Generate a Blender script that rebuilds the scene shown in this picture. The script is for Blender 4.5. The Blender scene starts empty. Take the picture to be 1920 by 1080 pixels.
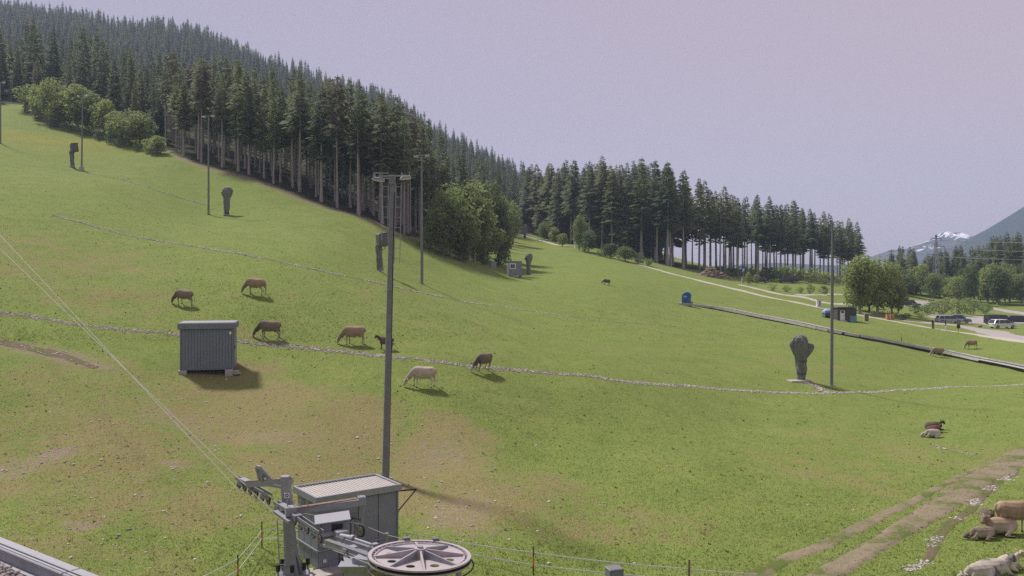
import bpy, bmesh, math, random
import numpy as np
from mathutils import Vector, Matrix, noise as mnoise
R = math.radians
scene = bpy.context.scene
col = scene.collection

# ------------------------------------------------------------------ camera
F = 1663.0          # focal length in pixels of the 1920 wide picture
CZ = 12.5           # the camera stands on a roof, 12.5 m above the low meadow
VH = 500.0          # picture row of the horizon
cam = bpy.data.cameras.new('camera'); cam_o = bpy.data.objects.new('camera', cam); col.objects.link(cam_o)
cam_o.location = (0, 0, CZ); cam_o.rotation_euler = (R(90), 0, 0)
cam.sensor_width = 36; cam.lens = 36 * F / 1920; cam.shift_y = -(540 - VH) / 1920
cam.clip_start = 0.1; cam.clip_end = 30000
scene.camera = cam_o

# ------------------------------------------------------------------ sky, sun, exposure
SUN_EL, SUN_AZ = R(52), R(-48)      # azimuth clockwise from +Y
world = bpy.data.worlds.new('World'); scene.world = world; world.use_nodes = True
wt = world.node_tree; wt.nodes.clear()
w_out = wt.nodes.new('ShaderNodeOutputWorld'); w_bg = wt.nodes.new('ShaderNodeBackground')
w_sky = wt.nodes.new('ShaderNodeTexSky'); w_sky.sky_type = 'NISHITA'; w_sky.sun_disc = False
w_sky.sun_elevation = SUN_EL; w_sky.sun_rotation = SUN_AZ; w_sky.altitude = 900
w_sky.dust_density = 4.0; w_sky.air_density = 1.0; w_sky.ozone_density = 2.0
w_mix = wt.nodes.new('ShaderNodeMix'); w_mix.data_type = 'RGBA'; w_mix.inputs[0].default_value = 0.85
w_tc = wt.nodes.new('ShaderNodeTexCoord'); w_sep = wt.nodes.new('ShaderNodeSeparateXYZ')
w_map = wt.nodes.new('ShaderNodeMapRange'); w_map.inputs[1].default_value = -0.55; w_map.inputs[2].default_value = 0.6
w_veil = wt.nodes.new('ShaderNodeMix'); w_veil.data_type = 'RGBA'      # thin even cloud veil, a little rosier on one side
w_veil.inputs[6].default_value = (4.45, 3.9, 4.85, 1); w_veil.inputs[7].default_value = (6.5, 4.95, 5.7, 1)
wt.links.new(w_tc.outputs['Generated'], w_sep.inputs[0]); wt.links.new(w_sep.outputs[0], w_map.inputs[0])
wt.links.new(w_map.outputs[0], w_veil.inputs[0])
wt.links.new(w_sky.outputs[0], w_mix.inputs[6]); wt.links.new(w_veil.outputs[2], w_mix.inputs[7])
wt.links.new(w_mix.outputs[2], w_bg.inputs[0]); w_bg.inputs[1].default_value = 0.0695
wt.links.new(w_bg.outputs[0], w_out.inputs[0])
sun = bpy.data.lights.new('sun', 'SUN'); sun_o = bpy.data.objects.new('sun', sun); col.objects.link(sun_o)
sun.energy = 3.5; sun.angle = R(6); sun.color = (1.0, 0.95, 0.87)
sdir = Vector((math.sin(SUN_AZ) * math.cos(SUN_EL), math.cos(SUN_AZ) * math.cos(SUN_EL), math.sin(SUN_EL)))
sun_o.rotation_euler = (-sdir).to_track_quat('-Z', 'Y').to_euler(); sun_o.location = (-60, 40, 90)
vs = scene.view_settings; vs.view_transform = 'Standard'; vs.look = 'None'; vs.gamma = 1; vs.exposure = 0.45; vs.use_curve_mapping = False
scene.cycles.use_denoising = False
scene.cycles.max_bounces = 8; scene.cycles.diffuse_bounces = 4; scene.cycles.glossy_bounces = 2
scene.cycles.transmission_bounces = 4; scene.cycles.transparent_max_bounces = 6; scene.cycles.volume_bounces = 1
scene.cycles.caustics_reflective = False; scene.cycles.caustics_refractive = False

# ------------------------------------------------------------------ helpers
def P(u, v, D):
    return Vector(((u - 960) / F * D, D, CZ - (v - VH) / F * D))
def setp(o, label=None, cat=None, group=None, kind=None):
    if label: o['label'] = label
    if cat: o['category'] = cat
    if group: o['group'] = group
    if kind: o['kind'] = kind
    return o
def thing(name, label, cat, loc=(0, 0, 0), rz=0, group=None):
    o = bpy.data.objects.new(name, None); col.objects.link(o)
    o.empty_display_size = 0.3; o.location = loc; o.rotation_euler = (0, 0, rz)
    return setp(o, label, cat, group)
def inst(name, mesh, parent=None, loc=(0, 0, 0), rot=(0, 0, 0), sc=(1, 1, 1)):
    o = bpy.data.objects.new(name, mesh); col.objects.link(o)
    if parent: o.parent = parent
    o.location = loc; o.rotation_euler = rot; o.scale = sc
    return o
def copy_tree(o, parent=None):
    c = o.copy(); col.objects.link(c); c.parent = parent
    for ch in list(o.children): copy_tree(ch, c)
    return c

class MB:
    """collects shapes; build() links them as one mesh object"""
    def __init__(s, off=(0, 0, 0)):
        s.v = []; s.f = []; s.off = Vector(off)
    def add(s, vs, fs):
        n = len(s.v); s.v += [tuple(Vector(a) - s.off) for a in vs]; s.f += [tuple(i + n for i in q) for q in fs]; return s
    def box(s, c, size, rot=None, taper=1.0):
        hx, hy, hz = size[0] / 2, size[1] / 2, size[2] / 2
        pts = [Vector((x * hx * (taper if z > 0 else 1), y * hy * (taper if z > 0 else 1), z * hz)) for z in (-1, 1) for y in (-1, 1) for x in (-1, 1)]
        if rot is not None:
            M = rot if isinstance(rot, Matrix) else Matrix.Rotation(rot, 3, 'Z')
            pts = [M @ p for p in pts]
        return s.add([p + Vector(c) for p in pts], [(0, 2, 3, 1), (4, 5, 7, 6), (0, 1, 5, 4), (2, 6, 7, 3), (0, 4, 6, 2), (1, 3, 7, 5)])
    def bar(s, a, b, w, h=None, up=(0, 0, 1)):
        a, b = Vector(a), Vector(b); h = w if h is None else h
        t = (b - a); L = t.length
        if L < 1e-6: return s
        t /= L; up = Vector(up)
        if abs(t.dot(up)) > 0.99: up = Vector((0, 1, 0))
        sd = t.cross(up).normalized(); u2 = sd.cross(t)
        M = Matrix((t, sd, u2)).transposed()
        return s.box((a + b) / 2, (L, w, h), M)
    def tube(s, pts, rad, n=8, cap=True):
        pts = [Vector(p) for p in pts]; k = len(pts)
        rad = [rad] * k if not hasattr(rad, '__len__') else rad
        vs, fs = [], []
        prev = None
        for i in range(k):
            t = (pts[min(i + 1, k - 1)] - pts[max(i - 1, 0)]).normalized()
            ref = prev if prev is not None else (Vector((0, 0, 1)) if abs(t.z) < .9 else Vector((0, 1, 0)))
            sd = t.cross(ref)
            if sd.length < 1e-4: sd = t.cross(Vector((1, 0, 0)))
            sd.normalize(); u2 = sd.cross(t); prev = u2
            for j in range(n):
                a = 2 * math.pi * j / n
                vs.append(pts[i] + (sd * math.cos(a) + u2 * math.sin(a)) * rad[i])
        for i in range(k - 1):
            for j in range(n):
                fs.append((i * n + j, i * n + (j + 1) % n, (i + 1) * n + (j + 1) % n, (i + 1) * n + j))
        if cap: fs += [tuple(range(n))[::-1], tuple((k - 1) * n + j for j in range(n))]
        return s.add(vs, fs)
    def disc(s, c, axis, r, th, n=16, r2=None):
        c, axis = Vector(c), Vector(axis).normalized()
        return s.tube([c - axis * th / 2, c + axis * th / 2], [r, r if r2 is None else r2], n)
    def torus(s, c, axis, r, t, n=24, m=6, fl=1.0):
        c, ax = Vector(c), Vector(axis).normalized()
        e = ax.cross(Vector((0, 0, 1)) if abs(ax.z) < .9 else Vector((1, 0, 0))).normalized(); g = ax.cross(e)
        vs, fs = [], []
        for i in range(n):
            a = 2 * math.pi * i / n; d = e * math.cos(a) + g * math.sin(a)
            for j in range(m):
                b = 2 * math.pi * (j + .5) / m
                vs.append(c + d * (r + t * math.cos(b)) + ax * t * fl * math.sin(b))
        for i in range(n):
            for j in range(m):
                fs.append((i * m + j, ((i + 1) % n) * m + j, ((i + 1) % n) * m + (j + 1) % m, i * m + (j + 1) % m))
        return s.add(vs, fs)
    def loft(s, rings, cap=True):
        """rings: list of point loops of equal length, capped"""
        n = len(rings[0]); vs = [p for r in rings for p in r]; fs = []
        for i in range(len(rings) - 1):
            for j in range(n):
                fs.append((i * n + j, i * n + (j + 1) % n, (i + 1) * n + (j + 1) % n, (i + 1) * n + j))
        if cap: fs += [tuple(range(n))[::-1], tuple((len(rings) - 1) * n + j for j in range(n))]
        return s.add(vs, fs)
    def prism(s, poly, a, b, M=None):
        """poly in local XZ, extruded along Y from a to b"""
        vs = [Vector((x, a, z)) for x, z in poly] + [Vector((x, b, z)) for x, z in poly]
        if M is not None: vs = [M @ p for p in vs]
        n = len(poly)
        fs = [tuple(range(n)), tuple(range(2 * n - 1, n - 1, -1))] + [(i, i + n, (i + 1) % n + n, (i + 1) % n) for i in range(n)]
        return s.add(vs, fs)
    def mesh(s, name, mat, smooth=False, bevel=0):
        me = bpy.data.meshes.new(name); me.from_pydata(s.v, [], s.f)
        bm = bmesh.new(); bm.from_mesh(me)
        bmesh.ops.recalc_face_normals(bm, faces=bm.faces)
        if bevel: bmesh.ops.bevel(bm, geom=[e for e in bm.edges if e.calc_face_angle(0) > .5], offset=bevel, segments=1, affect='EDGES', clamp_overlap=True)
        bm.to_mesh(me); bm.free()
        if mat: me.materials.append(mat)
        if smooth:
            me.polygons.foreach_set('use_smooth', [True] * len(me.polygons))
            try: me.set_sharp_from_angle(angle=R(40))
            except Exception: pass
        return me
    def build(s, name, mat, parent=None, smooth=False, bevel=0):
        return inst(name, s.mesh(name, mat, smooth, bevel), parent)

def np_mesh(name, verts, tris, mat, smooth=False):
    me = bpy.data.meshes.new(name)
    verts = np.asarray(verts, np.float32); tris = np.asarray(tris, np.int32)
    me.vertices.add(len(verts)); me.vertices.foreach_set('co', verts.ravel())
    k = tris.shape[1]
    me.loops.add(tris.size); me.loops.foreach_set('vertex_index', tris.ravel())
    me.polygons.add(len(tris)); me.polygons.foreach_set('loop_start', np.arange(0, tris.size, k, dtype=np.int32))
    me.polygons.foreach_set('use_smooth', np.full(len(tris), smooth))
    me.update(calc_edges=True); me.validate()
    if mat: me.materials.append(mat)
    return me
def set_col(me, name, arr):
    a = me.attributes.new(name, 'FLOAT_COLOR', 'POINT'); a.data.foreach_set('color', np.asarray(arr, np.float32).ravel())

# ------------------------------------------------------------------ materials
class NT:
    def __init__(s, name):
        s.m = bpy.data.materials.new(name); s.m.use_nodes = True; s.t = s.m.node_tree; s.t.nodes.clear()
        s.out = s.n('ShaderNodeOutputMaterial')
    def n(s, typ, **kw):
        nd = s.t.nodes.new(typ)
        for k, v in kw.items(): setattr(nd, k, v)
        return nd
    def l(s, a, b): s.t.links.new(a, b)
    def noise(s, vec, scale, detail=3, rough=.55, dist=0):
        nd = s.n('ShaderNodeTexNoise'); nd.inputs['Scale'].default_value = scale; nd.inputs['Detail'].default_value = detail
        nd.inputs['Roughness'].default_value = rough; nd.inputs['Distortion'].default_value = dist
        if vec is not None: s.l(vec, nd.inputs['Vector'])
        return nd.outputs['Fac']
    def rng(s, x, a, b, c=0.0, d=1.0):
        nd = s.n('ShaderNodeMapRange'); nd.inputs[1].default_value = a; nd.inputs[2].default_value = b
        nd.inputs[3].default_value = c; nd.inputs[4].default_value = d; s.l(x, nd.inputs[0]); return nd.outputs[0]
    def mix(s, fac, a, b, mode='MIX'):
        nd = s.n('ShaderNodeMix', data_type='RGBA', blend_type=mode)
        for i, x in ((0, fac), (6, a), (7, b)):
            if isinstance(x, (int, float)): nd.inputs[i].default_value = x
            elif isinstance(x, (tuple, list)): nd.inputs[i].default_value = (*x[:3], 1)
            else: s.l(x, nd.inputs[i])
        return nd.outputs[2]
    def math(s, op, a, b=0.0):
        nd = s.n('ShaderNodeMath', operation=op)
        for i, x in ((0, a), (1, b)):
            if isinstance(x, (int, float)): nd.inputs[i].default_value = x
            else: s.l(x, nd.inputs[i])
        return nd.outputs[0]
    def bsdf(s, colr, rough=.8, metal=0, bump=None, bstr=.3, bdist=.05, spec=.3):
        b = s.n('ShaderNodeBsdfPrincipled')
        if isinstance(colr, (tuple, list)): b.inputs['Base Color'].default_value = (*colr[:3], 1)
        else: s.l(colr, b.inputs['Base Color'])
        if isinstance(rough, (int, float)): b.inputs['Roughness'].default_value = rough
        else: s.l(rough, b.inputs['Roughness'])
        b.inputs['Metallic'].default_value = metal; b.inputs['Specular IOR Level'].default_value = spec
        if bump is not None:
            bp = s.n('ShaderNodeBump'); bp.inputs['Strength'].default_value = bstr; bp.inputs['Distance'].default_value = bdist
            s.l(bump, bp.inputs['Height']); s.l(bp.outputs[0], b.inputs['Normal'])
        return b
    def done(s, b): s.l(b.outputs[0], s.out.inputs[0]); return s.m
    def obj(s): return s.n('ShaderNodeTexCoord').outputs['Object']

def plain(name, c, rough=.6, metal=0, var=.15, scale=3.0, spec=.4, c2=None, bstr=.15):
    """paint, metal, stone ...: colour with grain, streaks and wear"""
    t = NT(name); o = t.obj()
    n = t.noise(o, scale, 5, .65); n2 = t.noise(o, scale * 9, 3)
    c2 = c2 or tuple(x * (1 - 2.2 * var) for x in c)
    colr = t.mix(t.rng(n, .35, .72), c, c2)
    colr = t.mix(t.rng(n2, .3, .8, 0, .35), colr, tuple(min(1, x * (1 + var)) for x in c))
    return t.done(t.bsdf(colr, t.rng(n, .3, .7, max(.05, rough - .12), min(1, rough + .12)), metal, n2, bstr, .01, spec))
M = {}
M['galv'] = plain('galvanised_steel', (.33, .335, .37), .5, .2, .12, 4)
M['galv_dark'] = plain('dark_steel', (.21, .215, .235), .55, .15, .15, 4)
M['hut_grey'] = plain('grey_hut_panel', (.235, .25, .285), .55, 0, .07, 1.2)
M['hut_roof'] = plain('pale_roof_sheet', (.50, .47, .44), .55, .1, .14, 2.0)
M['anthracite'] = plain('anthracite_panel', (.175, .20, .24), .5, 0, .08, 1.5)
M['black'] = plain('black_plastic', (.018, .018, .02), .5, 0, .1)
M['rubber'] = plain('rubber', (.03, .03, .032), .8, 0, .1)
M['rust'] = plain('rusty_steel', (.26, .17, .12), .8, .1, .2, 5)
M['red_wheel'] = plain('faded_red_liner', (.36, .13, .10), .7, 0, .15, 6)
M['wheel_pink'] = plain('faded_pinkish_paint', (.46, .41, .425), .55, .1, .12, 2.5)
M['concrete'] = plain('concrete', (.42, .40, .37), .9, 0, .12, 3)
M['white'] = plain('white_paint', (.78, .78, .77), .5, 0, .05, 3)
M['orange'] = plain('orange_plastic', (.60, .22, .05), .6, 0, .1)
M['yellow'] = plain('yellow_plastic', (.62, .52, .08), .6, 0, .1)
M['wood'] = plain('weathered_wood', (.24, .19, .14), .85, 0, .2, 6)
M['crate'] = plain('orange_wood', (.46, .26, .12), .8, 0, .15, 5)
M['tape'] = plain('white_fence_tape', (.74, .73, .68), .7, 0, .08, 3)
M['wire'] = plain('wire_rope', (.40, .38, .38), .5, .4, .1, 10)
M['blue'] = plain('blue_paint', (.035, .12, .36), .45, 0, .15, 2)
M['bluepale'] = plain('pale_blue_tarp', (.30, .43, .66), .6, 0, .1, 2)
M['glass'] = plain('dark_glass', (.035, .045, .055), .12, 0, .05, 2, .6)
M['tarp'] = plain('grey_green_tarp', (.15, .16, .145), .62, 0, .22, 1.6, c2=(.24, .25, .235), bstr=.5)
def tarp_mat(name, c, c2):
    t = NT(name); o = t.obj(); mp = t.n('ShaderNodeMapping'); mp.inputs['Scale'].default_value = (1, 1, .45); mp.inputs['Rotation'].default_value = (.4, .3, 0); t.l(o, mp.inputs[0])
    wv = t.n('ShaderNodeTexWave'); wv.inputs['Scale'].default_value = 1.6; wv.inputs['Distortion'].default_value = 7; wv.inputs['Detail'].default_value = 3; t.l(mp.outputs[0], wv.inputs['Vector'])
    n = t.noise(o, 2.2, 4); return t.done(t.bsdf(t.mix(t.rng(n, .35, .7), c, c2), .55, 0, t.math('ADD', wv.outputs['Fac'], n), .9, .10, .4))
M['tarp'] = tarp_mat('creased_tarp', (.15, .16, .145), (.25, .26, .245))
M['tarp_dark'] = plain('dark_tarp', (.085, .088, .088), .6, 0, .2, 2, c2=(.16, .16, .155))
M['turquoise'] = plain('sprayed_turquoise_panel', (.16, .42, .46), .6, 0, .25, 5, c2=(.06, .15, .25))
M['belt'] = plain('conveyor_belt_rubber', (.045, .043, .045), .7, 0, .2, 2)
M['board'] = plain('pale_weathered_board', (.56, .53, .51), .8, 0, .14, 2)
M['hutbrown'] = plain('dark_stained_timber', (.10, .09, .10), .7, 0, .18, 3)
# ------------------------------------------------------------------ terrain: measured points (picture column, row, distance)
CP = [(1000,1075,36.5),(548,1078,35.5),(491,1025,38),(1900,1000,41),(1860,1075,36),(1500,1075,36.5),(960,960,42),(723,900,47.5),
 (200,1000,38.5),(0,1040,34),(0,900,44),(0,700,57),(0,588,68),(388,702,62),(400,830,51),(790,728,60),(790,820,53),(662,648,68),(505,636,69),
 (345,572,75),(478,553,77),(900,697,65),(1100,850,54),(1100,705,70),(1300,900,49),(1300,730,77),(1505,714,88),(1560,722,87),(1747,822,66),
 (1900,850,59),(1920,722,92),(1757,670,122),(1820,656,130),(1920,692,108),(1285,572,150),(1600,628,128),(1600,604,150),(1440,557,185),
 (1300,522,210),(1200,495,225),(1740,615,152),(1920,640,133),(1860,616,165),(1780,604,175),(1720,576,235),(1880,590,230),(1800,556,310),(1700,560,270),(1910,556,310),
 (1340,524,218),(1500,540,230),(1425,529,252),(1500,523,280),(1250,500,240),(1600,531,290),(984,447,280),(975,435,302),(1045,460,262),(1080,463,252),
 (960,472,230),(965,519,172),(991,517,170),(712,508,105),(791,532,112),(700,418,150),(800,465,152),(900,497,162),(600,385,155),(480,340,165),(320,295,180),
 (250,282,190),(150,257,205),(40,205,235),(0,198,245),(392,402,143),(425,405,141),(137,313,168),(155,322,165),(2,270,185),
 (0,350,120),(0,440,92),(200,450,97),(200,350,130),(200,520,82),(1000,600,105),(1100,640,92),(1135,535,150),(1250,640,102),(1400,640,112),
 (850,580,93),(600,470,100),(725,532,92),(1000,820,56),(600,780,55),(200,800,50),(1500,850,58),(1650,760,80),(1400,780,72),
 # wooded hill behind
 (0,54,1150),(200,88,1050),(300,110,980),(375,92,880),(430,112,860),(530,164,850),(760,234,800),(900,326,720),(1000,373,650),(1100,414,560),(1200,470,480),
 (0,126,520),(250,172,500),(500,232,470),(720,318,420),(900,405,400),(0,165,330),(1000,428,400),(1330,500,420),(1500,505,420),(1620,520,420),(1700,528,420),(1850,528,420)]
pts3 = [P(*c) for c in CP]
def W(t, y, z): return Vector((t * y, y, CZ + z))
for t, y, z in [(-.58,1800,290),(-.3,1500,190),(-.1,1200,70),(.1,1000,0),(.3,700,-16),(.55,700,-16),(-.58,3000,200),(0,3000,-10),(.5,3000,-20),(-.58,8000,0),(0,8000,0),(.58,8000,0),
                (-.9,40,-10),(-.9,80,1),(-.9,170,26),(-.9,300,70),(-.9,700,180),(-.9,1500,360),(-.9,3000,200),(.9,40,-12.6),(.9,100,-12.4),(.9,200,-12.5),(.9,400,-13),(.9,3000,-20),
                (-.5,25,-12.2),(0,25,-12.6),(.5,25,-12.6)]:
    pts3.append(W(t, y, z))
_q = np.array([[p.x / p.y, math.log(p.y) * .42] for p in pts3]); _z = np.array([p.z for p in pts3])
def _ker(d2): return np.where(d2 > 1e-12, d2 * np.log(np.maximum(d2, 1e-12)), 0)
_n = len(_q); _A = np.zeros((_n + 3, _n + 3))
_A[:_n, :_n] = _ker(((_q[:, None] - _q[None]) ** 2).sum(2)) + np.eye(_n) * 2e-4
_A[:_n, _n] = 1; _A[:_n, _n + 1:] = _q; _A[_n, :_n] = 1; _A[_n + 1:, :_n] = _q.T
# heights relative to the camera grow with distance: fit slope angles, which keeps the near ground smooth
_b = np.concatenate([(_z - CZ) / np.array([p.y for p in pts3]), [0, 0, 0]])
_w = np.linalg.solve(_A, _b)
def hz(x, y):
    x, y = np.broadcast_arrays(np.asarray(x, float), np.asarray(y, float)); sh = x.shape
    x, y = x.ravel(), y.ravel(); yy = np.maximum(y, 25)
    t = np.clip(x / yy, -.95, .95); q = np.stack([t, np.log(yy) * .42], 1)
    out = np.empty(len(q))
    for i in range(0, len(q), 20000):
        s = q[i:i + 20000]
        out[i:i + 20000] = _ker(((s[:, None] - _q[None]) ** 2).sum(2)) @ _w[:_n] + _w[_n] + s @ _w[_n + 1:]
    return (out * yy + CZ).reshape(sh)
def _axis(core, lo, hi, g):
    a = list(core); st = core[1] - core[0]
    while a[0] > lo: st *= g; a.insert(0, a[0] - st)
    st = core[-1] - core[-2]
    while a[-1] < hi: st *= g; a.append(a[-1] + st)
    return np.array(a)
gx = _axis(np.arange(-48, 60, .7), -4000, 4000, 1.06)
gy = _axis(np.concatenate([np.arange(24, 75, .6), np.arange(75, 160, 1.0), np.arange(160, 320, 2.0)]), -300, 3850, 1.06)
GX, GY = np.meshgrid(gx, gy)
GZ = hz(GX, GY)
# small undulations of the pasture
def relief(x, y):
    v = Vector((x, y, 3.3))
    return .16 * mnoise.noise(v * .11) + .09 * mnoise.noise(v * .33) + .045 * mnoise.noise(v * .95)
for j in range(len(gy)):
    if gy[j] < 15 or gy[j] > 420: continue
    for i in range(len(gx)):
        if abs(gx[i]) < 170: GZ[j, i] += relief(gx[i], gy[j])
def gz(x, y):
    i = min(max(int(np.searchsorted(gx, x)) - 1, 0), len(gx) - 2); j = min(max(int(np.searchsorted(gy, y)) - 1, 0), len(gy) - 2)
    a = (x - gx[i]) / (gx[i + 1] - gx[i]); b = (y - gy[j]) / (gy[j + 1] - gy[j])
    return float(GZ[j, i] * (1 - a) * (1 - b) + GZ[j, i + 1] * a * (1 - b) + GZ[j + 1, i] * (1 - a) * b + GZ[j + 1, i + 1] * a * b)
def gzv(x, y):
    x = np.asarray(x, float); y = np.asarray(y, float)
    i = np.clip(np.searchsorted(gx, x) - 1, 0, len(gx) - 2); j = np.clip(np.searchsorted(gy, y) - 1, 0, len(gy) - 2)
    a = (x - gx[i]) / (gx[i + 1] - gx[i]); b = (y - gy[j]) / (gy[j + 1] - gy[j])
    return GZ[j, i] * (1 - a) * (1 - b) + GZ[j, i + 1] * a * (1 - b) + GZ[j + 1, i] * (1 - a) * b + GZ[j + 1, i + 1] * a * b
def G(u, v, lo=22.0, hi=700.0):
    """the place on the ground that shows at this spot of the picture"""
    D = lo; pd = lo
    while D < hi:
        p = P(u, v, D)
        if gz(p.x, p.y) > p.z:
            a, b = pd, D
            for _ in range(25):
                m = (a + b) / 2; p = P(u, v, m)
                if gz(p.x, p.y) > p.z: b = m
                else: a = m
            p = P(u, v, b); return Vector((p.x, p.y, gz(p.x, p.y)))
        pd = D; D *= 1.012
    p = P(u, v, hi); return Vector((p.x, p.y, gz(p.x, p.y)))
def Gtab(u, v):
    """distances of the ground for arrays of picture spots"""
    u, v = np.broadcast_arrays(np.asarray(u, float), np.asarray(v, float)); D = np.full(u.shape, 22.0); hit = np.full(u.shape, 700.0); done = np.zeros(u.shape, bool)
    while D.flat[0] < 700:
        below = (gzv((u - 960) / F * D, D) > CZ - (v - VH) / F * D) & ~done
        hit[below] = D[below]; done |= below; D = D * 1.006
        if done.all(): break
    lo, hi = hit / 1.006, hit.copy()
    for _ in range(12):
        m = (lo + hi) / 2; b = gzv((u - 960) / F * m, m) > CZ - (v - VH) / F * m
        hi = np.where(b, m, hi); lo = np.where(b, lo, m)
    return hi
def on(x, y, dz=0): return Vector((x, y, gz(x, y) + dz))

# forest edge (distance of the first trees for each picture column)
EDGE = [(-700,300),(0,252),(60,250),(180,226),(300,196),(330,183),(480,168),(600,158),(700,153),(760,155),(800,172),(880,195),(925,262),(950,312),(1000,300),(1060,278),
        (1100,264),(1180,252),(1250,247),(1330,262),(1400,274),(1500,284),(1612,292)]
_eu = np.array([e[0] for e in EDGE], float); _ed = np.array([e[1] for e in EDGE], float)
def in_forest(x, y):
    u = 960 + F * x / np.maximum(y, 1); d = y - np.interp(u, _eu, _ed)
    deep = np.interp(u, [-700, 1150, 1260, 1612], [1300, 1300, 60, 48])
    return np.where((u < 1612) & (d < deep), d, -99.0)
# surface masks: dry, bare soil, forest floor, flowers
MASK = np.zeros((*GX.shape, 4))
def blob(ch, u, v, rx, ry, s):
    c = G(u, v); d = ((GX - c.x) / rx) ** 2 + ((GY - c.y) / ry) ** 2
    MASK[..., ch] = np.maximum(MASK[..., ch], s * np.clip(1.35 - d, 0, 1))
for a in [(480,780,8,6,.75),(300,820,9,7,.55),(640,800,5,6,.7),(840,850,3.6,6,.85),(880,940,2.6,4,.95),(700,930,5,3,.7),(560,870,6,3,.7),(120,860,8,7,.6),(60,760,8,6,.5),(250,940,7,4,.55),
          (120,1040,6,3,.5),(60,480,14,10,.4),(200,560,8,6,.35),(340,620,8,3,.35),(1000,930,5,5,.5),(1100,980,6,3,.45),(1250,1000,5,2,.25),(1560,880,5,8,.3),(1660,840,6,8,.3),(1850,860,8,6,.35),(420,700,5,2.5,.6),(200,690,7,3,.45),
          (1500,690,10,8,.2),(1500,600,14,10,.15),(650,560,20,6,.15),(1560,690,6,4,.3),(980,620,18,5,.18)]: blob(0, *a)
for a in [(100,662,3.5,1.3,.7),(150,680,3,1,.7),(40,650,3,1,.6),(110,850,1.3,.9,.85),(20,880,2,1.4,.6),(330,870,1.2,.6,.8),(160,985,1.0,.6,.8),(560,980,1.3,.8,.5),(860,960,2.2,2.6,.55),(820,855,2.2,3,.5),(900,1000,2,1.2,.4),(940,1000,2.2,1,.3),
          (500,820,5,1.6,.45),(330,790,4,2,.4),(720,920,4,1.4,.4),(375,717,1.6,.3,.4)]: blob(1, *a)
for a in [(30,255,30,7,.75),(150,285,20,5,.35),(1000,460,14,10,.4)]: blob(3, *a)
fd = in_forest(GX, GY)
MASK[..., 2] = np.clip((fd + 3) / 5, 0, 1) * (fd > -50)
# bare brown strip at the foot of the left forest
_u = 960 + F * GX / np.maximum(GY, 1); _d = GY - np.interp(_u, _eu, _ed)
MASK[..., 1] = np.maximum(MASK[..., 1], np.clip(1 - np.abs(_d + 1.5) / 6, 0, 1) * ((_u > 300) & (_u < 780)) * .95)

def ground_nodes(t, blade=False):
    o = t.obj()
    at = t.n('ShaderNodeAttribute', attribute_name='mask'); sp = t.n('ShaderNodeSeparateColor'); t.l(at.outputs['Color'], sp.inputs[0])
    big = t.noise(o, .035, 3, .6); mid = t.noise(o, .28, 4, .65); fine = t.noise(o, 2.6, 4, .7); grit = t.noise(o, 17, 2, .6)
    g = t.mix(t.rng(mid, .33, .7), (.165, .205, .048), (.22, .25, .062))
    g = t.mix(t.rng(big, .38, .66, 0, .75), g, (.188, .235, .052))
    g = t.mix(t.rng(fine, .5, .72, 0, .55), g, (.125, .165, .04))
    g = t.mix(t.rng(grit, .52, .75, 0, .55), g, (.28, .295, .10))
    flo = t.math('MULTIPLY', at.outputs['Alpha'], t.rng(fine, .35, .6))
    st1 = t.noise(o, .95, 5, .75); g = t.mix(t.rng(st1, .54, .68, 0, .6), g, (.105, .145, .035)); st2 = t.noise(o, .6, 4, .7, 1.0); g = t.mix(t.rng(st2, .58, .7, 0, .5), g, (.26, .24, .085))
    fl2 = t.noise(o, 7.0, 1); g = t.mix(t.rng(fl2, .745, .775, 0, .85), g, (.52, .51, .38))
    g = t.mix(1.0, g, (.93, 1.0, 1.02), 'MULTIPLY'); g = t.mix(flo, g, (.27, .25, .035))
    dn = t.math('ADD', t.math('MULTIPLY', sp.outputs[0], 1.32), t.rng(fine, .25, .75, -.42, .42)); dn = t.math('ADD', dn, t.rng(grit, .3, .7, -.15, .15))
    dn2 = t.math('ADD', dn, t.rng(mid, .3, .7, -.42, .42)); dn2 = t.math('ADD', dn2, t.rng(st1, .3, .7, -.22, .22))
    g = t.mix(t.rng(dn2, .28, .95, 0, .9), g, t.mix(t.rng(grit, .35, .65), (.19, .16, .07), (.28, .24, .115)))
    s0 = t.math('ADD', sp.outputs[1], t.rng(fine, .3, .7, -.35, .35))
    g = t.mix(t.rng(s0, .35, .75), g, t.mix(t.rng(grit, .35, .68), (.175, .135, .085), (.34, .28, .20)))
    f0 = t.math('ADD', sp.outputs[2], t.rng(mid, .3, .7, -.2, .2))
    g = t.mix(t.rng(f0, .35, .7), g, t.mix(mid, (.05, .042, .026), (.05, .07, .028)))
    return g, fine, grit, o
t = NT('pasture_grass'); g, fine, grit, o = ground_nodes(t)
bh = t.math('ADD', t.math('MULTIPLY', fine, 1.0), t.math('MULTIPLY', grit, .45))
M['ground'] = t.done(t.bsdf(g, .95, 0, bh, .8, .10, .1))
t = NT('grass_blades'); g, fine, grit, o = ground_nodes(t)
ca = t.n('ShaderNodeAttribute', attribute_name='tone')
g = t.mix(1.0, g, ca.outputs['Color'], 'MULTIPLY')
b1 = t.bsdf(g, .8, 0, spec=.15); tr = t.n('ShaderNodeBsdfTranslucent'); t.l(g, tr.inputs[0])
nv = t.n('ShaderNodeVectorMath', operation='NORMALIZE'); na = t.n('ShaderNodeVectorMath', operation='ADD'); ge = t.n('ShaderNodeNewGeometry'); t.l(ge.outputs['Normal'], na.inputs[0]); na.inputs[1].default_value = (0, 0, 1.6); t.l(na.outputs[0], nv.inputs[0]); t.l(nv.outputs[0], b1.inputs['Normal'])
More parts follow.
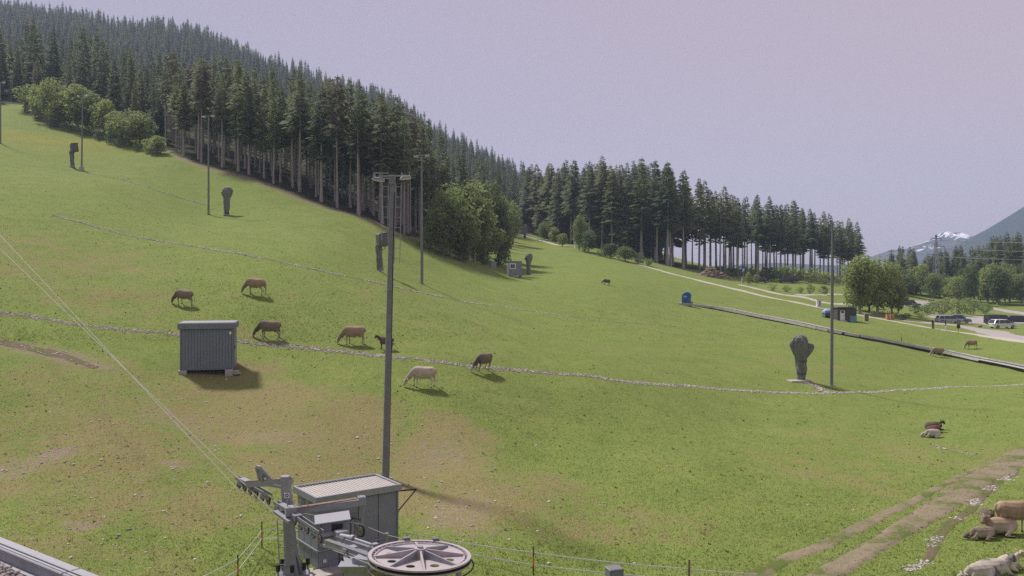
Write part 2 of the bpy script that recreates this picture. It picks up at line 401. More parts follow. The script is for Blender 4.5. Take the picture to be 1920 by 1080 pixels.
ms = t.n('ShaderNodeMixShader'); ms.inputs[0].default_value = .45; t.l(b1.outputs[0], ms.inputs[1]); t.l(tr.outputs[0], ms.inputs[2])
M['blades'] = t.done(ms)
ny, nx = GX.shape
vid = np.arange(nx * ny).reshape(ny, nx)
quads = np.stack([vid[:-1, :-1].ravel(), vid[:-1, 1:].ravel(), vid[1:, 1:].ravel(), vid[1:, :-1].ravel()], 1)
print('ground', GZ.min(), GZ.max(), gx[0], gx[-1], gy[0], gy[-1])
me = np_mesh('meadow', np.stack([GX.ravel(), GY.ravel(), GZ.ravel()], 1), quads, M['ground'], True)
set_col(me, 'mask', MASK.reshape(-1, 4))
setp(inst('meadow', me), 'green sloping pasture and the wooded hillside above it', 'meadow', kind='structure')
_mi = MASK
def mask_at(x, y):
    i = np.clip(np.searchsorted(gx, x), 0, nx - 1); j = np.clip(np.searchsorted(gy, y), 0, ny - 1); return MASK[j, i]

# ------------------------------------------------------------------ strips laid over the ground: gravel roads, tracks, drains
def line(pix, step):
    """smooth line on the ground through picture spots"""
    p = [G(*a) for a in pix]; out = []
    ext = [p[0] * 2 - p[1]] + p + [p[-1] * 2 - p[-2]]
    for i in range(len(p) - 1):
        a, b, c, d = ext[i:i + 4]; n = max(2, int((c - b).length / step))
        for k in range(n):
            s = k / n
            q = .5 * ((2 * b) + (c - a) * s + (2 * a - 5 * b + 4 * c - d) * s * s + (3 * b - a - 3 * c + d) * s ** 3)
            out.append((q.x, q.y))
    out.append((p[-1].x, p[-1].y)); return np.array(out)
def strip(name, ctr, w, mat, dz, label, cat, jag=.25, seed=1, n=6):
    rs = np.random.RandomState(seed)
    d = np.gradient(ctr, axis=0); d /= np.maximum(np.linalg.norm(d, axis=1, keepdims=True), 1e-6); nn = np.stack([-d[:, 1], d[:, 0]], 1)
    k = len(ctr); w = np.interp(np.linspace(0, 1, k), np.linspace(0, 1, len(w)), w) if hasattr(w, '__len__') else np.full(k, w)
    j = lambda: np.convolve(rs.randn(k), [.25, .5, .25], 'same') * jag
    L = -w / 2 + j() * w * .3; Rr = w / 2 + j() * w * .3
    V = []
    for i in range(k):
        for m in range(n + 1):
            s = m / n; off = L[i] * (1 - s) + Rr[i] * s
            q = ctr[i] + nn[i] * off
            V.append((q[0], q[1], gz(q[0], q[1]) + (dz if 0 < m < n else -.03)))
    V = np.array(V); ids = np.arange(k * (n + 1)).reshape(k, n + 1)
    Q = np.stack([ids[:-1, :-1].ravel(), ids[:-1, 1:].ravel(), ids[1:, 1:].ravel(), ids[1:, :-1].ravel()], 1)
    o = inst(name, np_mesh(name, V, Q, mat, True)); setp(o, label, cat, kind='structure'); return o
def gravel(name, a, b, sc=6, grass=0.0):
    t = NT(name); o = t.obj(); n1 = t.noise(o, sc, 3, .7); n2 = t.noise(o, sc * 5, 2); n3 = t.noise(o, .5, 3)
    c = t.mix(t.rng(n1, .3, .7), a, b); c = t.mix(t.rng(n2, .45, .75, 0, .5), c, tuple(x * 1.3 for x in b))
    if grass: c = t.mix(t.rng(t.math('ADD', n3, t.math('MULTIPLY', n1, .5)), .74 - grass * .2, .9 - grass * .2), c, (.11, .14, .035))
    return t.done(t.bsdf(c, .95, 0, n2, .6, .03, .1))
M['road'] = gravel('pale_gravel', (.36, .32, .28), (.50, .46, .41), 5)
M['lot'] = gravel('grey_gravel_lot', (.30, .27, .26), (.40, .37, .36), 2)
M['track'] = gravel('brown_gravel_track', (.18, .145, .095), (.285, .24, .165), 4, .1)
M['soil'] = gravel('bare_soil', (.10, .075, .05), (.20, .15, .11), 5, .25)
road_pix = [(1150,484),(1200,496),(1300,523),(1370,540),(1440,557),(1540,577),(1640,596),(1740,614),(1830,627),(1920,641),(1990,651)]
strip('gravel_road', line(road_pix, .8), [2.6, 3, 3.6, 3, 2.3, 2.0, 1.9, 1.9, 1.9], M['road'], .05, 'pale gravel road descending past the ticket hut along the meadow', 'road', .2, 2)
strip('side_road', line([(1386,534),(1430,544),(1470,553),(1500,556),(1540,566),(1570,570),(1620,572)], .8), [1.6, 2.5, 4, 3, 2.4, 2.2], M['road'], .07, 'pale side road leading from the rubble pile to behind the hut', 'road', .3, 3)
strip('field_path', line([(1490,553),(1540,553),(1600,552),(1640,551)], .8), 1.6, M['road'], .06, 'thin pale path across the rough grass behind the hut', 'path', .3, 4)
strip('forest_path', line([(935,434),(960,437),(985,443),(1015,451),(1045,459),(1075,464)], .8), [2, 2.2, 2.2, 2, 1.6], M['road'], .06, 'pale path climbing between the two woods', 'path', .25, 5)
strip('parking_road', line([(1690,598),(1720,604),(1760,607),(1800,611),(1850,620),(1900,632),(1980,646)], .8), [3, 3.5, 5, 6, 5, 4, 3], M['lot'], .06, 'grey gravel drive in front of the parked cars', 'road', .12, 6)
strip('parking_lot', line([(1795,603),(1825,601),(1860,600),(1900,600),(1990,603)], .8), [12, 20, 24, 26, 26], M['lot'], .045, 'grey gravel parking lot with parked cars', 'parking lot', .06, 7)
strip('far_parking_lot', line([(1665,567),(1700,568),(1760,569),(1810,566)], 1.0), [8, 14, 13, 4], M['lot'], .07, 'pale far parking lot behind the leafy trees', 'parking lot', .1, 8)
strip('valley_road', line([(1858,577),(1890,583),(1930,589),(2000,597)], 1.0), [3, 5, 6, 6], M['lot'], .08, 'grey road leaving the parking lot by the right wood', 'road', .1, 9)
trk = [(2260,715),(2120,764),(2000,815),(1920,853),(1850,890),(1780,934),(1700,985),(1620,1032),(1530,1082),(1440,1130)]
tl = line(trk, .3)
_d = np.gradient(tl, axis=0); _d /= np.linalg.norm(_d, axis=1, keepdims=True); _nn = np.stack([-_d[:, 1], _d[:, 0]], 1)
strip('dirt_track', tl + _nn * .15, [2.4, 2.5, 2.6, 2.7, 2.7, 2.5, 2.0, 1.3, 1.0], M['track'], .07, 'brown gravel track curving across the lower right meadow', 'track', .22, 10)
strip('wheel_rut', (tl - _nn * np.linspace(-1.2, 1.9, len(tl))[:, None])[int(len(tl) * .66):], [.3, .7, .9, .9], M['track'], .03, 'second wheel rut beside the brown track', 'track', .3, 11)

# stones: one low lump, many sizes, all in one mesh
def stones(name, pos, size, mat, label, seed, parent=None, flat=.6):
    rs = np.random.RandomState(seed)
    ph = (1 + 5 ** .5) / 2
    base = np.array([(-1, ph, 0), (1, ph, 0), (-1, -ph, 0), (1, -ph, 0), (0, -1, ph), (0, 1, ph), (0, -1, -ph), (0, 1, -ph), (ph, 0, -1), (ph, 0, 1), (-ph, 0, -1), (-ph, 0, 1)]) / 1.9
    fc = np.array([(0, 11, 5), (0, 5, 1), (0, 1, 7), (0, 7, 10), (0, 10, 11), (1, 5, 9), (5, 11, 4), (11, 10, 2), (10, 7, 6), (7, 1, 8), (3, 9, 4), (3, 4, 2), (3, 2, 6), (3, 6, 8), (3, 8, 9), (4, 9, 5), (2, 4, 11), (6, 2, 10), (8, 6, 7), (9, 8, 1)])
    n = len(pos); V = base[None] * (1 + .35 * (rs.rand(n, 12, 1) - .5)) * np.array([1, 1, flat]) * (.6 + .8 * rs.rand(n, 1, 3))
    a = rs.rand(n) * 6.28; c, s_ = np.cos(a)[:, None], np.sin(a)[:, None]
    x = V[..., 0] * c - V[..., 1] * s_; y = V[..., 0] * s_ + V[..., 1] * c
    V = np.stack([x, y, V[..., 2]], 2) * size[:, None, None] + pos[:, None, :]
    Tt = (fc[None] + (np.arange(n) * 12)[:, None, None]).reshape(-1, 3)
    me = np_mesh(name, V.reshape(-1, 3), Tt, mat)
    tone = np.repeat(.55 + .75 * rs.rand(n), 12); set_col(me, 'tone', np.stack([tone, tone, tone, np.ones_like(tone)], 1))
    o = inst(name, me, parent); setp(o, label, 'stones', kind='stuff'); return o
def stone_mat(name, c):
    t = NT(name); o = t.obj(); n = t.noise(o, 9, 3); at = t.n('ShaderNodeAttribute', attribute_name='tone')
    cc = t.mix(1.0, t.mix(n, c, tuple(x * .7 for x in c)), at.outputs['Color'], 'MULTIPLY')
    return t.done(t.bsdf(cc, .9, 0, n, .4, .02, .2))
M['stone'] = stone_mat('pale_limestone', (.54, .51, .45))
M['stone_b'] = stone_mat('brown_rubble', (.36, .29, .25))
def drain(name, pix, w, label, seed, dens, smin, smax, step=.4, gap=0.0):
    c = line(pix, step); rs = np.random.RandomState(seed)
    strip(name + '_bed', c, [x * .8 for x in w] if hasattr(w, '__len__') else w * .8, M['soil'], .02, 'narrow bare soil bed under ' + label, 'drain', .5, seed)
    d = np.gradient(c, axis=0); d /= np.linalg.norm(d, axis=1, keepdims=True); nn = np.stack([-d[:, 1], d[:, 0]], 1)
    L = np.linalg.norm(np.diff(c, axis=0), axis=1).sum(); n = int(L * dens)
    i = rs.randint(0, len(c) - 1, n); f = rs.rand(n)
    if gap:
        pres = np.array([mnoise.noise(Vector((k * .13, seed, 0))) for k in range(len(c))]); keep = pres[i] > gap - .5; i, f = i[keep], f[keep]; n = len(i)
    ww = np.interp(i / len(c), np.linspace(0, 1, len(w)), w) if hasattr(w, '__len__') else w
    q = c[i] * (1 - f[:, None]) + c[i + 1] * f[:, None] + nn[i] * (np.clip(rs.randn(n) * .24, -.6, .6) * ww)[:, None]
    sz = smin + (smax - smin) * rs.rand(n) ** 2
    z = gzv(q[:, 0], q[:, 1]) + sz * .22
    stones(name, np.stack([q, z], 1).reshape(-1, 3) if False else np.column_stack([q, z]), sz, M['stone'], label, seed)
    return c
dl = drain('drain_stones', [(-60,578),(0,587),(60,594),(130,606),(200,615),(340,629),(440,639),(520,648),(640,659),(730,669),(850,682),(920,690),(1000,697),(1150,713),(1250,722),(1350,730),(1450,736),(1530,738),(1600,736),(1700,731),(1800,726),(1920,721),(2000,718)],
      [.9, 1.0, .9, 1.0, .8, .75, .75, .7, .7], 'pale stone drain crossing the pasture below the grazing cows', 21, 80, .03, .085)
du = drain('drain_stones', [(100,404),(180,426),(270,446),(350,460),(440,474),(520,490),(620,512),(725,534),(800,551),(900,570),(1000,584),(1090,597)],
      [.35, .5, .6, .6, .6, .45, .3], 'thin pale stone drain higher up the slope', 22, 40, .045, .11, gap=.36)
drain('drain_stones', [(225,335),(270,349),(320,365),(365,378),(386,384)], .55, 'short pale stone line left of the second lamp post', 23, 26, .06, .14, gap=.3)
drain('drain_stones', [(1497,715),(1520,720),(1538,728),(1552,738)], [1.3, 1.2, 1.0, 1.0], 'short stone spur from the covered snow gun to the drain', 24, 36, .06, .14)
drain('drain_stones', [(1080,596),(1150,604),(1220,608),(1280,613)], .3, 'broken pale stone line in the middle of the meadow', 25, 6, .05, .1, gap=.45)
drain('drain_stones', [(1900,885),(1850,920),(1815,958),(1780,985),(1755,1010),(1740,1050),(1700,1070)], [1.1, .9, .8, 1.0, .7, .4], 'patchy pale stones beside the brown track', 26, 60, .03, .085, gap=.5)
drain('drain_stones', [(1745,832),(1770,842),(1800,848),(1830,853)], [.4, .5, .6, .3], 'few pale stones below the lying calves', 27, 14, .04, .085)
drain('drain_stones', [(0,640),(50,652),(110,665),(180,690)], [1.2, 1.6, 1.5, .8], 'brownish stone patch on the slope left of the dark shed', 28, 10, .04, .1)
# loose pebbles on the dry bank
rs = np.random.RandomState(5); pp = []
while len(pp) < 1500:
    u = rs.uniform(-40, 1050); v = rs.uniform(700, 1078)
    p = G(u, v); m = mask_at(p.x, p.y)
    if rs.rand() < .04 + .45 * m[0] + .5 * m[1]: pp.append(p)
for k in range(160): pp.append(G(rs.uniform(0, 1900), rs.uniform(560, 1075)))
pp = np.array([tuple(p) for p in pp]); sz = .02 + .07 * rs.rand(len(pp)) ** 4
pp[:, 2] += sz * .15
stones('scattered_stones', pp, sz, M['stone'], 'small pale stones scattered over the dry lower bank', 31)
# ------------------------------------------------------------------ trees
def leafmat(name, ramp, trans=.25, rnd=.5, nscale=.5):
    """foliage; every tree and every patch of a crown has its own green"""
    t = NT(name); oi = t.n('ShaderNodeObjectInfo'); o = t.obj()
    n = t.noise(o, nscale, 3, .6); n2 = t.noise(o, nscale * 6, 2)
    f = t.math('ADD', t.math('MULTIPLY', oi.outputs['Random'], rnd), t.math('MULTIPLY', n, 1 - rnd * .6)); f = t.math('ADD', f, t.rng(n2, .3, .7, -.18, .18))
    cr = t.n('ShaderNodeValToRGB'); t.l(f, cr.inputs[0]); e = cr.color_ramp.elements
    e[0].position = .15; e[0].color = (*ramp[0], 1); e[1].position = .95; e[1].color = (*ramp[-1], 1)
    for k, c in enumerate(ramp[1:-1]):
        x = e.new(.15 + .8 * (k + 1) / (len(ramp) - 1)); x.color = (*c, 1)
    b = t.bsdf(cr.outputs[0], .75, 0, spec=.2)
    nv = t.n('ShaderNodeVectorMath', operation='NORMALIZE'); na = t.n('ShaderNodeVectorMath', operation='ADD'); ge = t.n('ShaderNodeNewGeometry'); t.l(ge.outputs['Normal'], na.inputs[0]); na.inputs[1].default_value = (0, 0, .8); t.l(na.outputs[0], nv.inputs[0]); t.l(nv.outputs[0], b.inputs['Normal'])
    tr = t.n('ShaderNodeBsdfTranslucent'); t.l(cr.outputs[0], tr.inputs[0])
    ms = t.n('ShaderNodeMixShader'); ms.inputs[0].default_value = trans; t.l(b.outputs[0], ms.inputs[1]); t.l(tr.outputs[0], ms.inputs[2])
    return t.done(ms)
M['spruce'] = leafmat('spruce_needles', [(.085, .122, .08), (.12, .165, .095), (.16, .205, .105), (.21, .24, .115)], .5, .7)
M['larch'] = leafmat('larch_needles', [(.15, .20, .095), (.18, .23, .10), (.21, .25, .105)], .5)
M['pine'] = leafmat('pine_needles', [(.13, .14, .09), (.16, .16, .10), (.18, .175, .11)], .5)
M['leaf'] = leafmat('broad_leaves', [(.155, .215, .08), (.19, .25, .09), (.225, .285, .10), (.26, .31, .11)], .58)
M['leaf_dark'] = leafmat('dark_broad_leaves', [(.09, .14, .06), (.12, .17, .068), (.145, .195, .075)], .52)
M['leaf_pale'] = leafmat('bright_spring_leaves', [(.26, .33, .11), (.30, .36, .12), (.34, .39, .14)], .6)
M['leaf_grey'] = leafmat('grey_green_leaves', [(.10, .13, .075), (.15, .175, .11), (.21, .23, .16)], .3)
t = NT('spruce_bark'); o = t.obj(); oi = t.n('ShaderNodeObjectInfo'); mp = t.n('ShaderNodeMapping'); mp.inputs['Scale'].default_value = (6, 6, .8); t.l(o, mp.inputs[0])
n = t.noise(mp.outputs[0], 1.5, 4, .7)
c = t.mix(oi.outputs['Random'], (.34, .30, .28), (.22, .185, .17)); c = t.mix(t.rng(n, .35, .7), c, (.40, .37, .35))
M['bark'] = t.done(t.bsdf(c, .95, 0, n, .6, .05, .1))

def fan(V, T, p, d, side, down, L, w):
    """one needle spray: a kite hanging from point p along d"""
    n = len(V)
    V += [p, p + d * L * .55 + side * w - down * .25, p + d * L - down, p + d * L * .5 - side * w - down * .6]
    T += [(n, n + 1, n + 2), (n, n + 2, n + 3)]
def spruce(seed, h, cs, Rm, sparse=1.0, up=False, top=.85):
    rnd = random.Random(seed); V, T = [], []
    z = cs * h
    lean = Vector((rnd.uniform(-.01, .01), rnd.uniform(-.01, .01), 0))
    sect = [rnd.uniform(.62, 1.25) for _ in range(9)]
    while z < h - .15:
        s = (z - cs * h) / (h - cs * h)
        Rr = Rm * min(1, (.55 + s * 4)) * (1 - s) ** top + .12
        Rr *= 1 + .32 * mnoise.noise(Vector((seed * 3.1, 0, z * .45)))
        nb = rnd.randint(4, 6) if s < .9 else 3
        a0 = rnd.uniform(0, 6.28)
        for k in range(nb):
            if rnd.random() > sparse and s < .92: continue
            a = a0 + 6.283 * k / nb + rnd.uniform(-.4, .4)
            L = Rr * rnd.uniform(.6, 1.18) * sect[int(a / 6.283 * 9) % 9]
            pitch = (.55 * s - .32) if not up else (.25 + .3 * s)
            pitch += rnd.uniform(-.12, .12)
            d = Vector((math.cos(a), math.sin(a), 0)); sd = Vector((-d.y, d.x, 0)); base = Vector((0, 0, z + rnd.uniform(-.2, .2))) + lean * z
            dr = .18 * L * (1 - s)
            f = lambda q: base + d * (L * q) + Vector((0, 0, L * math.tan(pitch) * q - dr * math.sin(q * 3.14) + .10 * L * q * q))
            m = 3 if L > 1.2 else 2
            for q_ in range(m):
                q = (q_ + .55) / (m + .35); p = f(q); w = .40 * L * (1.15 - .6 * q) + .22
                for sg in (-1, 1):
                    dd = (d * .62 + sd * sg * .75).normalized()
                    fan(V, T, p, dd, dd.cross(Vector((0, 0, 1))) * .5 + Vector((0, 0, .3)), Vector((0, 0, w * rnd.uniform(.35, .75))), w * rnd.uniform(1.0, 1.6), w * rnd.uniform(.25, .4))
            fan(V, T, f(.12), (f(.95) - f(.12)).normalized(), sd, Vector((0, 0, .14 * L)), (f(1) - f(.12)).length, .16 * L + .07)
        z += (.62 if s < .8 else .42) * rnd.uniform(.75, 1.2) * (h / 24)
    n = len(V); V += [Vector((lean.x * h + .09, lean.y * h, h - .9)), Vector((lean.x * h - .07, lean.y * h + .07, h - .9)), Vector((lean.x * h, lean.y * h, h + .45)), Vector((lean.x * h - .05, lean.y * h - .08, h - .9))]
    T += [(n, n + 1, n + 2), (n + 1, n + 3, n + 2), (n + 3, n, n + 2)]
    return np.array([tuple(v) for v in V]), np.array(T)
def trunk_mesh(name, h, r, seed, stubs=10, cs=.5):
    rnd = random.Random(seed); m = MB(); k = 7
    dx, dy = rnd.uniform(-.01, .01), rnd.uniform(-.01, .01)
    m.tube([(dx * h * i / k + rnd.uniform(-.04, .04) * (i > 0), dy * h * i / k, -.5 + (h + .3) * i / k) for i in range(k + 1)], [r * (1.35 if i == 0 else 1) * (1 - .92 * i / k) + .012 for i in range(k + 1)], 7)
    for i in range(stubs):
        z = rnd.uniform(.15, max(cs, .3)) * h; a = rnd.uniform(0, 6.28); L = rnd.uniform(.3, 1.1)
        m.tube([(dx * z, dy * z, z), (dx * z + math.cos(a) * L, dy * z + math.sin(a) * L, z - .1 * L)], [.025, .008], 3)
    return m.mesh(name, M['bark'], True)
SP = []     # (crown mesh, trunk mesh, height): bare-stemmed edge spruces, then full ones, larch, pine
for k, (h, cs, Rm, spn) in enumerate([(24, .46, 2.9, .95), (25, .52, 2.6, .92), (23, .38, 3.1, .95), (24, .58, 2.5, .88)]):
    V, T = spruce(100 + k, h, cs, Rm, spn); SP.append((np_mesh('crown', V, T, M['spruce']), trunk_mesh('trunk', h, .24, k, 16, cs), h))
FULL = []
for k, (h, cs, Rm) in enumerate([(23, .08, 3.5), (24, .14, 3.2), (22, .05, 3.8), (24, .20, 3.0)]):
    V, T = spruce(200 + k, h, cs, Rm); FULL.append((np_mesh('crown', V, T, M['spruce']), trunk_mesh('trunk', h, .25, 20 + k, 4, .1), h))
LARCH = []
for k, (h, cs, Rm) in enumerate([(24, .3, 2.6), (23, .45, 2.3)]):
    V, T = spruce(300 + k, h, cs, Rm, .8, True, .7); LARCH.append((np_mesh('crown', V, T, M['larch']), trunk_mesh('trunk', h, .22, 30 + k, 10, cs), h))
PINE = []
for k, (h, cs, Rm) in enumerate([(23, .60, 2.4), (24, .55, 2.6)]):
    V, T = spruce(400 + k, h, cs, Rm, .7, True, .5); PINE.append((np_mesh('crown', V, T, M['pine']), trunk_mesh('trunk', h, .22, 40 + k, 12, cs), h))

def put_tree(name, label, cat, proto, loc, h, rz, group, wide=1.0):
    e = thing(name, label, cat, loc, rz, group); s = h / proto[2]
    e.scale = (s * wide, s * wide, s)
    inst('trunk', proto[1], e); inst('crown', proto[0], e)
    return e
rnd = random.Random(11)
def heights(u):
    return float(np.interp(u, [-200, 0, 300, 480, 600, 720, 800, 900, 1000, 1120, 1250, 1400, 1500, 1610], [21, 21, 20, 20.5, 21.5, 24, 23, 22, 24.5, 27.5, 29.5, 26.5, 25.5, 21]))
ORD = ['first','second','third','fourth','fifth','sixth','seventh','eighth','ninth','tenth','eleventh','twelfth']
# candidate places by dart throwing, nearest rows become single trees, the depth of the wood one mass
def darts(umin, umax, dmin, dmax, gap, n, seed):
    rs = np.random.RandomState(seed); out = []; cell = {}
    for _ in range(n):
        u = rs.uniform(umin, umax); d = dmin + (dmax - dmin) * rs.rand() ** 1.0
        D = np.interp(u, _eu, _ed) + d; x = (u - 960) / F * D
        if in_forest(np.array(x), np.array(D)) < -50: continue
        key = (int(x // gap), int(D // gap)); ok = True
        for a in (-1, 0, 1):
            for b in (-1, 0, 1):
                for (qx, qy) in cell.get((key[0] + a, key[1] + b), []):
                    if (qx - x) ** 2 + (qy - D) ** 2 < gap * gap: ok = False
        if ok: cell.setdefault(key, []).append((x, D)); out.append((x, D, u, d))
    return out
NIND = 0
left = sorted(darts(310, 800, 0, 34, 3.1, 2600, 3), key=lambda a: a[2])
front_no = {}
for (x, D, u, d) in left:
    r_ = rnd.random(); edge = d < 9
    pool = LARCH if r_ < .12 else PINE if r_ < .22 else SP
    pr = rnd.choice(pool); kind = 'larch_tree' if pool is LARCH else 'pine_tree' if pool is PINE else 'spruce_tree'
    look = {'larch_tree': 'pale larch', 'pine_tree': 'brownish pine', 'spruce_tree': 'bare-stemmed spruce'}[kind]
    h = heights(u) * rnd.uniform(.74, 1.08)
    if edge:
        seg = 'left of the second lamp post' if u < 388 else 'right of the second lamp post' if u < 790 else 'right of the third lamp post'
        k = (kind, seg); front_no[k] = front_no.get(k, 0) + 1; no = front_no[k]
        lab = f"{look} in the wood's front row, {ORD[no-1] if no <= 12 else ORD[no % 12] + ' of the later ones'} {seg}"
        if no > 12: lab = f"{look} in the crowded front row {seg}"
    else:
        where = next(w_ for lim, w_ in ((388, 'left of the second lamp post'), (430, 'behind the second lamp post'), (480, 'above the covered snow gun'), (540, 'left part of the bare stems'), (600, 'middle of the bare stems'), (660, 'right part of the bare stems'), (720, 'left of the tallest lamp post'), (760, 'behind the tallest lamp post'), (9999, 'behind the third lamp post')) if u < lim)
        lab = f"{look} {'in the second rows' if d < 20 else 'deep inside'} of the uphill wood, {where}"
    put_tree(kind, lab, 'tree', pr, on(x, D, 0), h, rnd.uniform(0, 6.28), 'trees along the edge of the uphill wood', rnd.uniform(1.0, 1.3)); NIND += 1
right = sorted(darts(985, 1610, 0, 46, 3.9, 2600, 4), key=lambda a: a[2])
for (x, D, u, d) in right:
    if u > 1270 and d > 16 and rnd.random() < .42: continue
    r_ = rnd.random(); pool = LARCH if r_ < .12 else FULL if u < 1230 and r_ < .75 else SP
    pr = rnd.choice(pool if pool is not SP else [SP[0], SP[2], SP[2], FULL[3]] if u < 1270 else [SP[0], SP[1], SP[0], SP[2]]); kind = 'larch_tree' if pool is LARCH else 'spruce_tree'
    look = {'larch_tree': 'pale larch'}.get(kind, 'full spruce' if pool is FULL else 'bare-stemmed spruce')
    where = next(w_ for lim, w_ in ((1030, 'beside the path between the woods'), (1070, 'left of the white pillar'), (1110, 'behind the white pillar'), (1160, 'right of the white pillar'), (1220, 'where the gravel road starts'), (1275, 'above the upper gravel road'), (1320, 'left of the rubble pile'), (1370, 'behind the rubble pile'), (1410, 'behind the blue sign'), (1455, 'behind the parked black car'), (1510, 'behind the parked black van'), (1555, 'just left of the slim lamp post'), (1585, 'just right of the slim lamp post'), (9999, 'at the thin right end')) if u < lim)
    row = 'in front row' if d < 9 else 'in second row' if d < 22 else 'in back rows'
    lab = f"{look} {row} of the far wood {where}"
    put_tree(kind, lab, 'tree', pr, on(x, D), heights(u) * rnd.uniform(.8, 1.04), rnd.uniform(0, 6.28), 'trees of the far wood', rnd.uniform(1.15, 1.5) if u < 1270 else rnd.uniform(1.0, 1.3)); NIND += 1
# wood on the right behind the parking lot
rs = np.random.RandomState(8); n_ = 0
for k in range(104):
    u = rs.uniform(1668, 2000); D = rs.uniform(312, 390) - .05 * max(0, u - 1800); x = (u - 960) / F * D
    top = np.interp(u, [1650, 1690, 1720, 1780, 1830, 1880, 1920], [500, 458, 470, 468, 458, 440, 438]) + rs.uniform(-5, 18)
    base = on(x, D); h = base.z * 0 + (CZ + (VH - top) / F * D) - base.z; h = min(max(h, 12), 27)
    pr = FULL[rs.randint(4)] if rs.rand() < .7 else LARCH[0]
    put_tree('spruce_tree', 'full spruce of the parking lot wood, ' + ('in front ' if D < 338 else 'in the middle ' if D < 364 else 'at the back ') + next(w_ for lim, w_ in ((1705, 'at its left end'), (1740, 'left of the pylon'), (1770, 'beside the pylon'), (1805, 'right of the pylon'), (1845, 'above the round bushes'), (1885, 'above the white car'), (1921, 'at the right picture edge'), (9999, 'just past the right edge')) if u < lim), 'tree', pr, base, h, rs.uniform(0, 6.28), 'trees of the wood behind the parking lot', rs.uniform(1.3, 1.7)); NIND += 1

# the wooded hillside: one mass, real trees set on points
rs = np.random.RandomState(9); pts = []
cand = np.column_stack([rs.uniform(-760, 130, 60000), 170 + 1130 * rs.rand(60000)])
cell = {}
for x, y in cand:
    if y < 170: continue
    f = float(in_forest(np.array(x), np.array(y)))
    if f < 1: continue
    u = 960 + F * x / y
    if u < -260 or u > 1180: continue
    if 310 <= u <= 800 and f < 35: continue
    if u > 985 and f < 47: continue
    g = 4.4 if f < 60 else 5.2 if f < 250 else 6.0
    key = (int(x // 6), int(y // 6)); bad = False
    for a in (-1, 0, 1):
        for b in (-1, 0, 1):
            for q in cell.get((key[0] + a, key[1] + b), []):
                if (q[0] - x) ** 2 + (q[1] - y) ** 2 < g * g: bad = True
    if bad: continue
    cell.setdefault(key, []).append((x, y)); pts.append((x, y))
pts = np.array(pts); zz = gzv(pts[:, 0], pts[:, 1])
np_ = len(pts); print('hill trees', np_, 'single trees', NIND)
def mass(name, label, pts3d, scl, rots, kinds, protos):
    """points that carry whole trees (crown and stem meshes)"""
    me = bpy.data.meshes.new(name); me.vertices.add(len(pts3d)); me.vertices.foreach_set('co', np.asarray(pts3d, np.float32).ravel())
    for nm, arr, ty in (('size', scl, 'FLOAT'), ('turn', rots, 'FLOAT'), ('sort', kinds, 'INT')):
        a = me.attributes.new(nm, ty, 'POINT'); a.data.foreach_set('value', np.asarray(arr, np.float32 if ty == 'FLOAT' else np.int32))
    o = inst(name, me); setp(o, label, 'wood', kind='stuff')
    gt = bpy.data.node_groups.new(name, 'GeometryNodeTree'); gt.interface.new_socket('Geometry', in_out='INPUT', socket_type='NodeSocketGeometry'); gt.interface.new_socket('Geometry', in_out='OUTPUT', socket_type='NodeSocketGeometry')
    gi = gt.nodes.new('NodeGroupInput'); go = gt.nodes.new('NodeGroupOutput'); jn = gt.nodes.new('GeometryNodeJoinGeometry')
    def attr(n, dt):
        a = gt.nodes.new('GeometryNodeInputNamedAttribute'); a.data_type = dt; a.inputs[0].default_value = n; return a.outputs[0]
    cx = gt.nodes.new('ShaderNodeCombineXYZ'); gt.links.new(attr('turn', 'FLOAT'), cx.inputs[2])
    for k, objs in enumerate(protos):
        cmp_ = gt.nodes.new('FunctionNodeCompare'); cmp_.data_type = 'INT'; cmp_.operation = 'EQUAL'; gt.links.new(attr('sort', 'INT'), cmp_.inputs[2]); cmp_.inputs[3].default_value = k
        j2 = gt.nodes.new('GeometryNodeJoinGeometry')
        for ob in objs:
            oi = gt.nodes.new('GeometryNodeObjectInfo'); oi.inputs[0].default_value = ob; oi.transform_space = 'ORIGINAL'; gt.links.new(oi.outputs['Geometry'], j2.inputs[0])
        ip = gt.nodes.new('GeometryNodeInstanceOnPoints'); gt.links.new(gi.outputs[0], ip.inputs['Points']); gt.links.new(cmp_.outputs[0], ip.inputs['Selection'])
        gt.links.new(j2.outputs[0], ip.inputs['Instance']); gt.links.new(cx.outputs[0], ip.inputs['Rotation']); gt.links.new(attr('size', 'FLOAT'), ip.inputs['Scale'])
        gt.links.new(ip.outputs[0], jn.inputs[0])
    gt.links.new(jn.outputs[0], go.inputs[0])
    md = o.modifiers.new('trees', 'NODES'); md.node_group = gt; return o
def first(mesh): return next(ob for ob in scene.objects if ob.type == 'MESH' and ob.data is mesh)
pool = []
for pr in FULL + LARCH[:1] + SP[:2]:
    try: pool.append([first(pr[0]), first(pr[1])])
    except StopIteration: pass
# (each of these trees also stands singly in the scene)
kinds = rs.choice(len(pool), np_, p=[.18, .17, .18, .15, .14, .09, .09] if len(pool) == 7 else None)
mass('hillside_forest', 'dense dark spruce forest covering the whole hillside', np.column_stack([pts, zz]), rs.uniform(.5, 1.0, np_) * np.array([1 + .38 * mnoise.noise(Vector((a_ * .022, b_ * .022, 1.7))) for a_, b_ in pts]) * np.interp(pts[:, 1], [200, 600], [1, .95]), rs.uniform(0, 6.28, np_), kinds, pool)

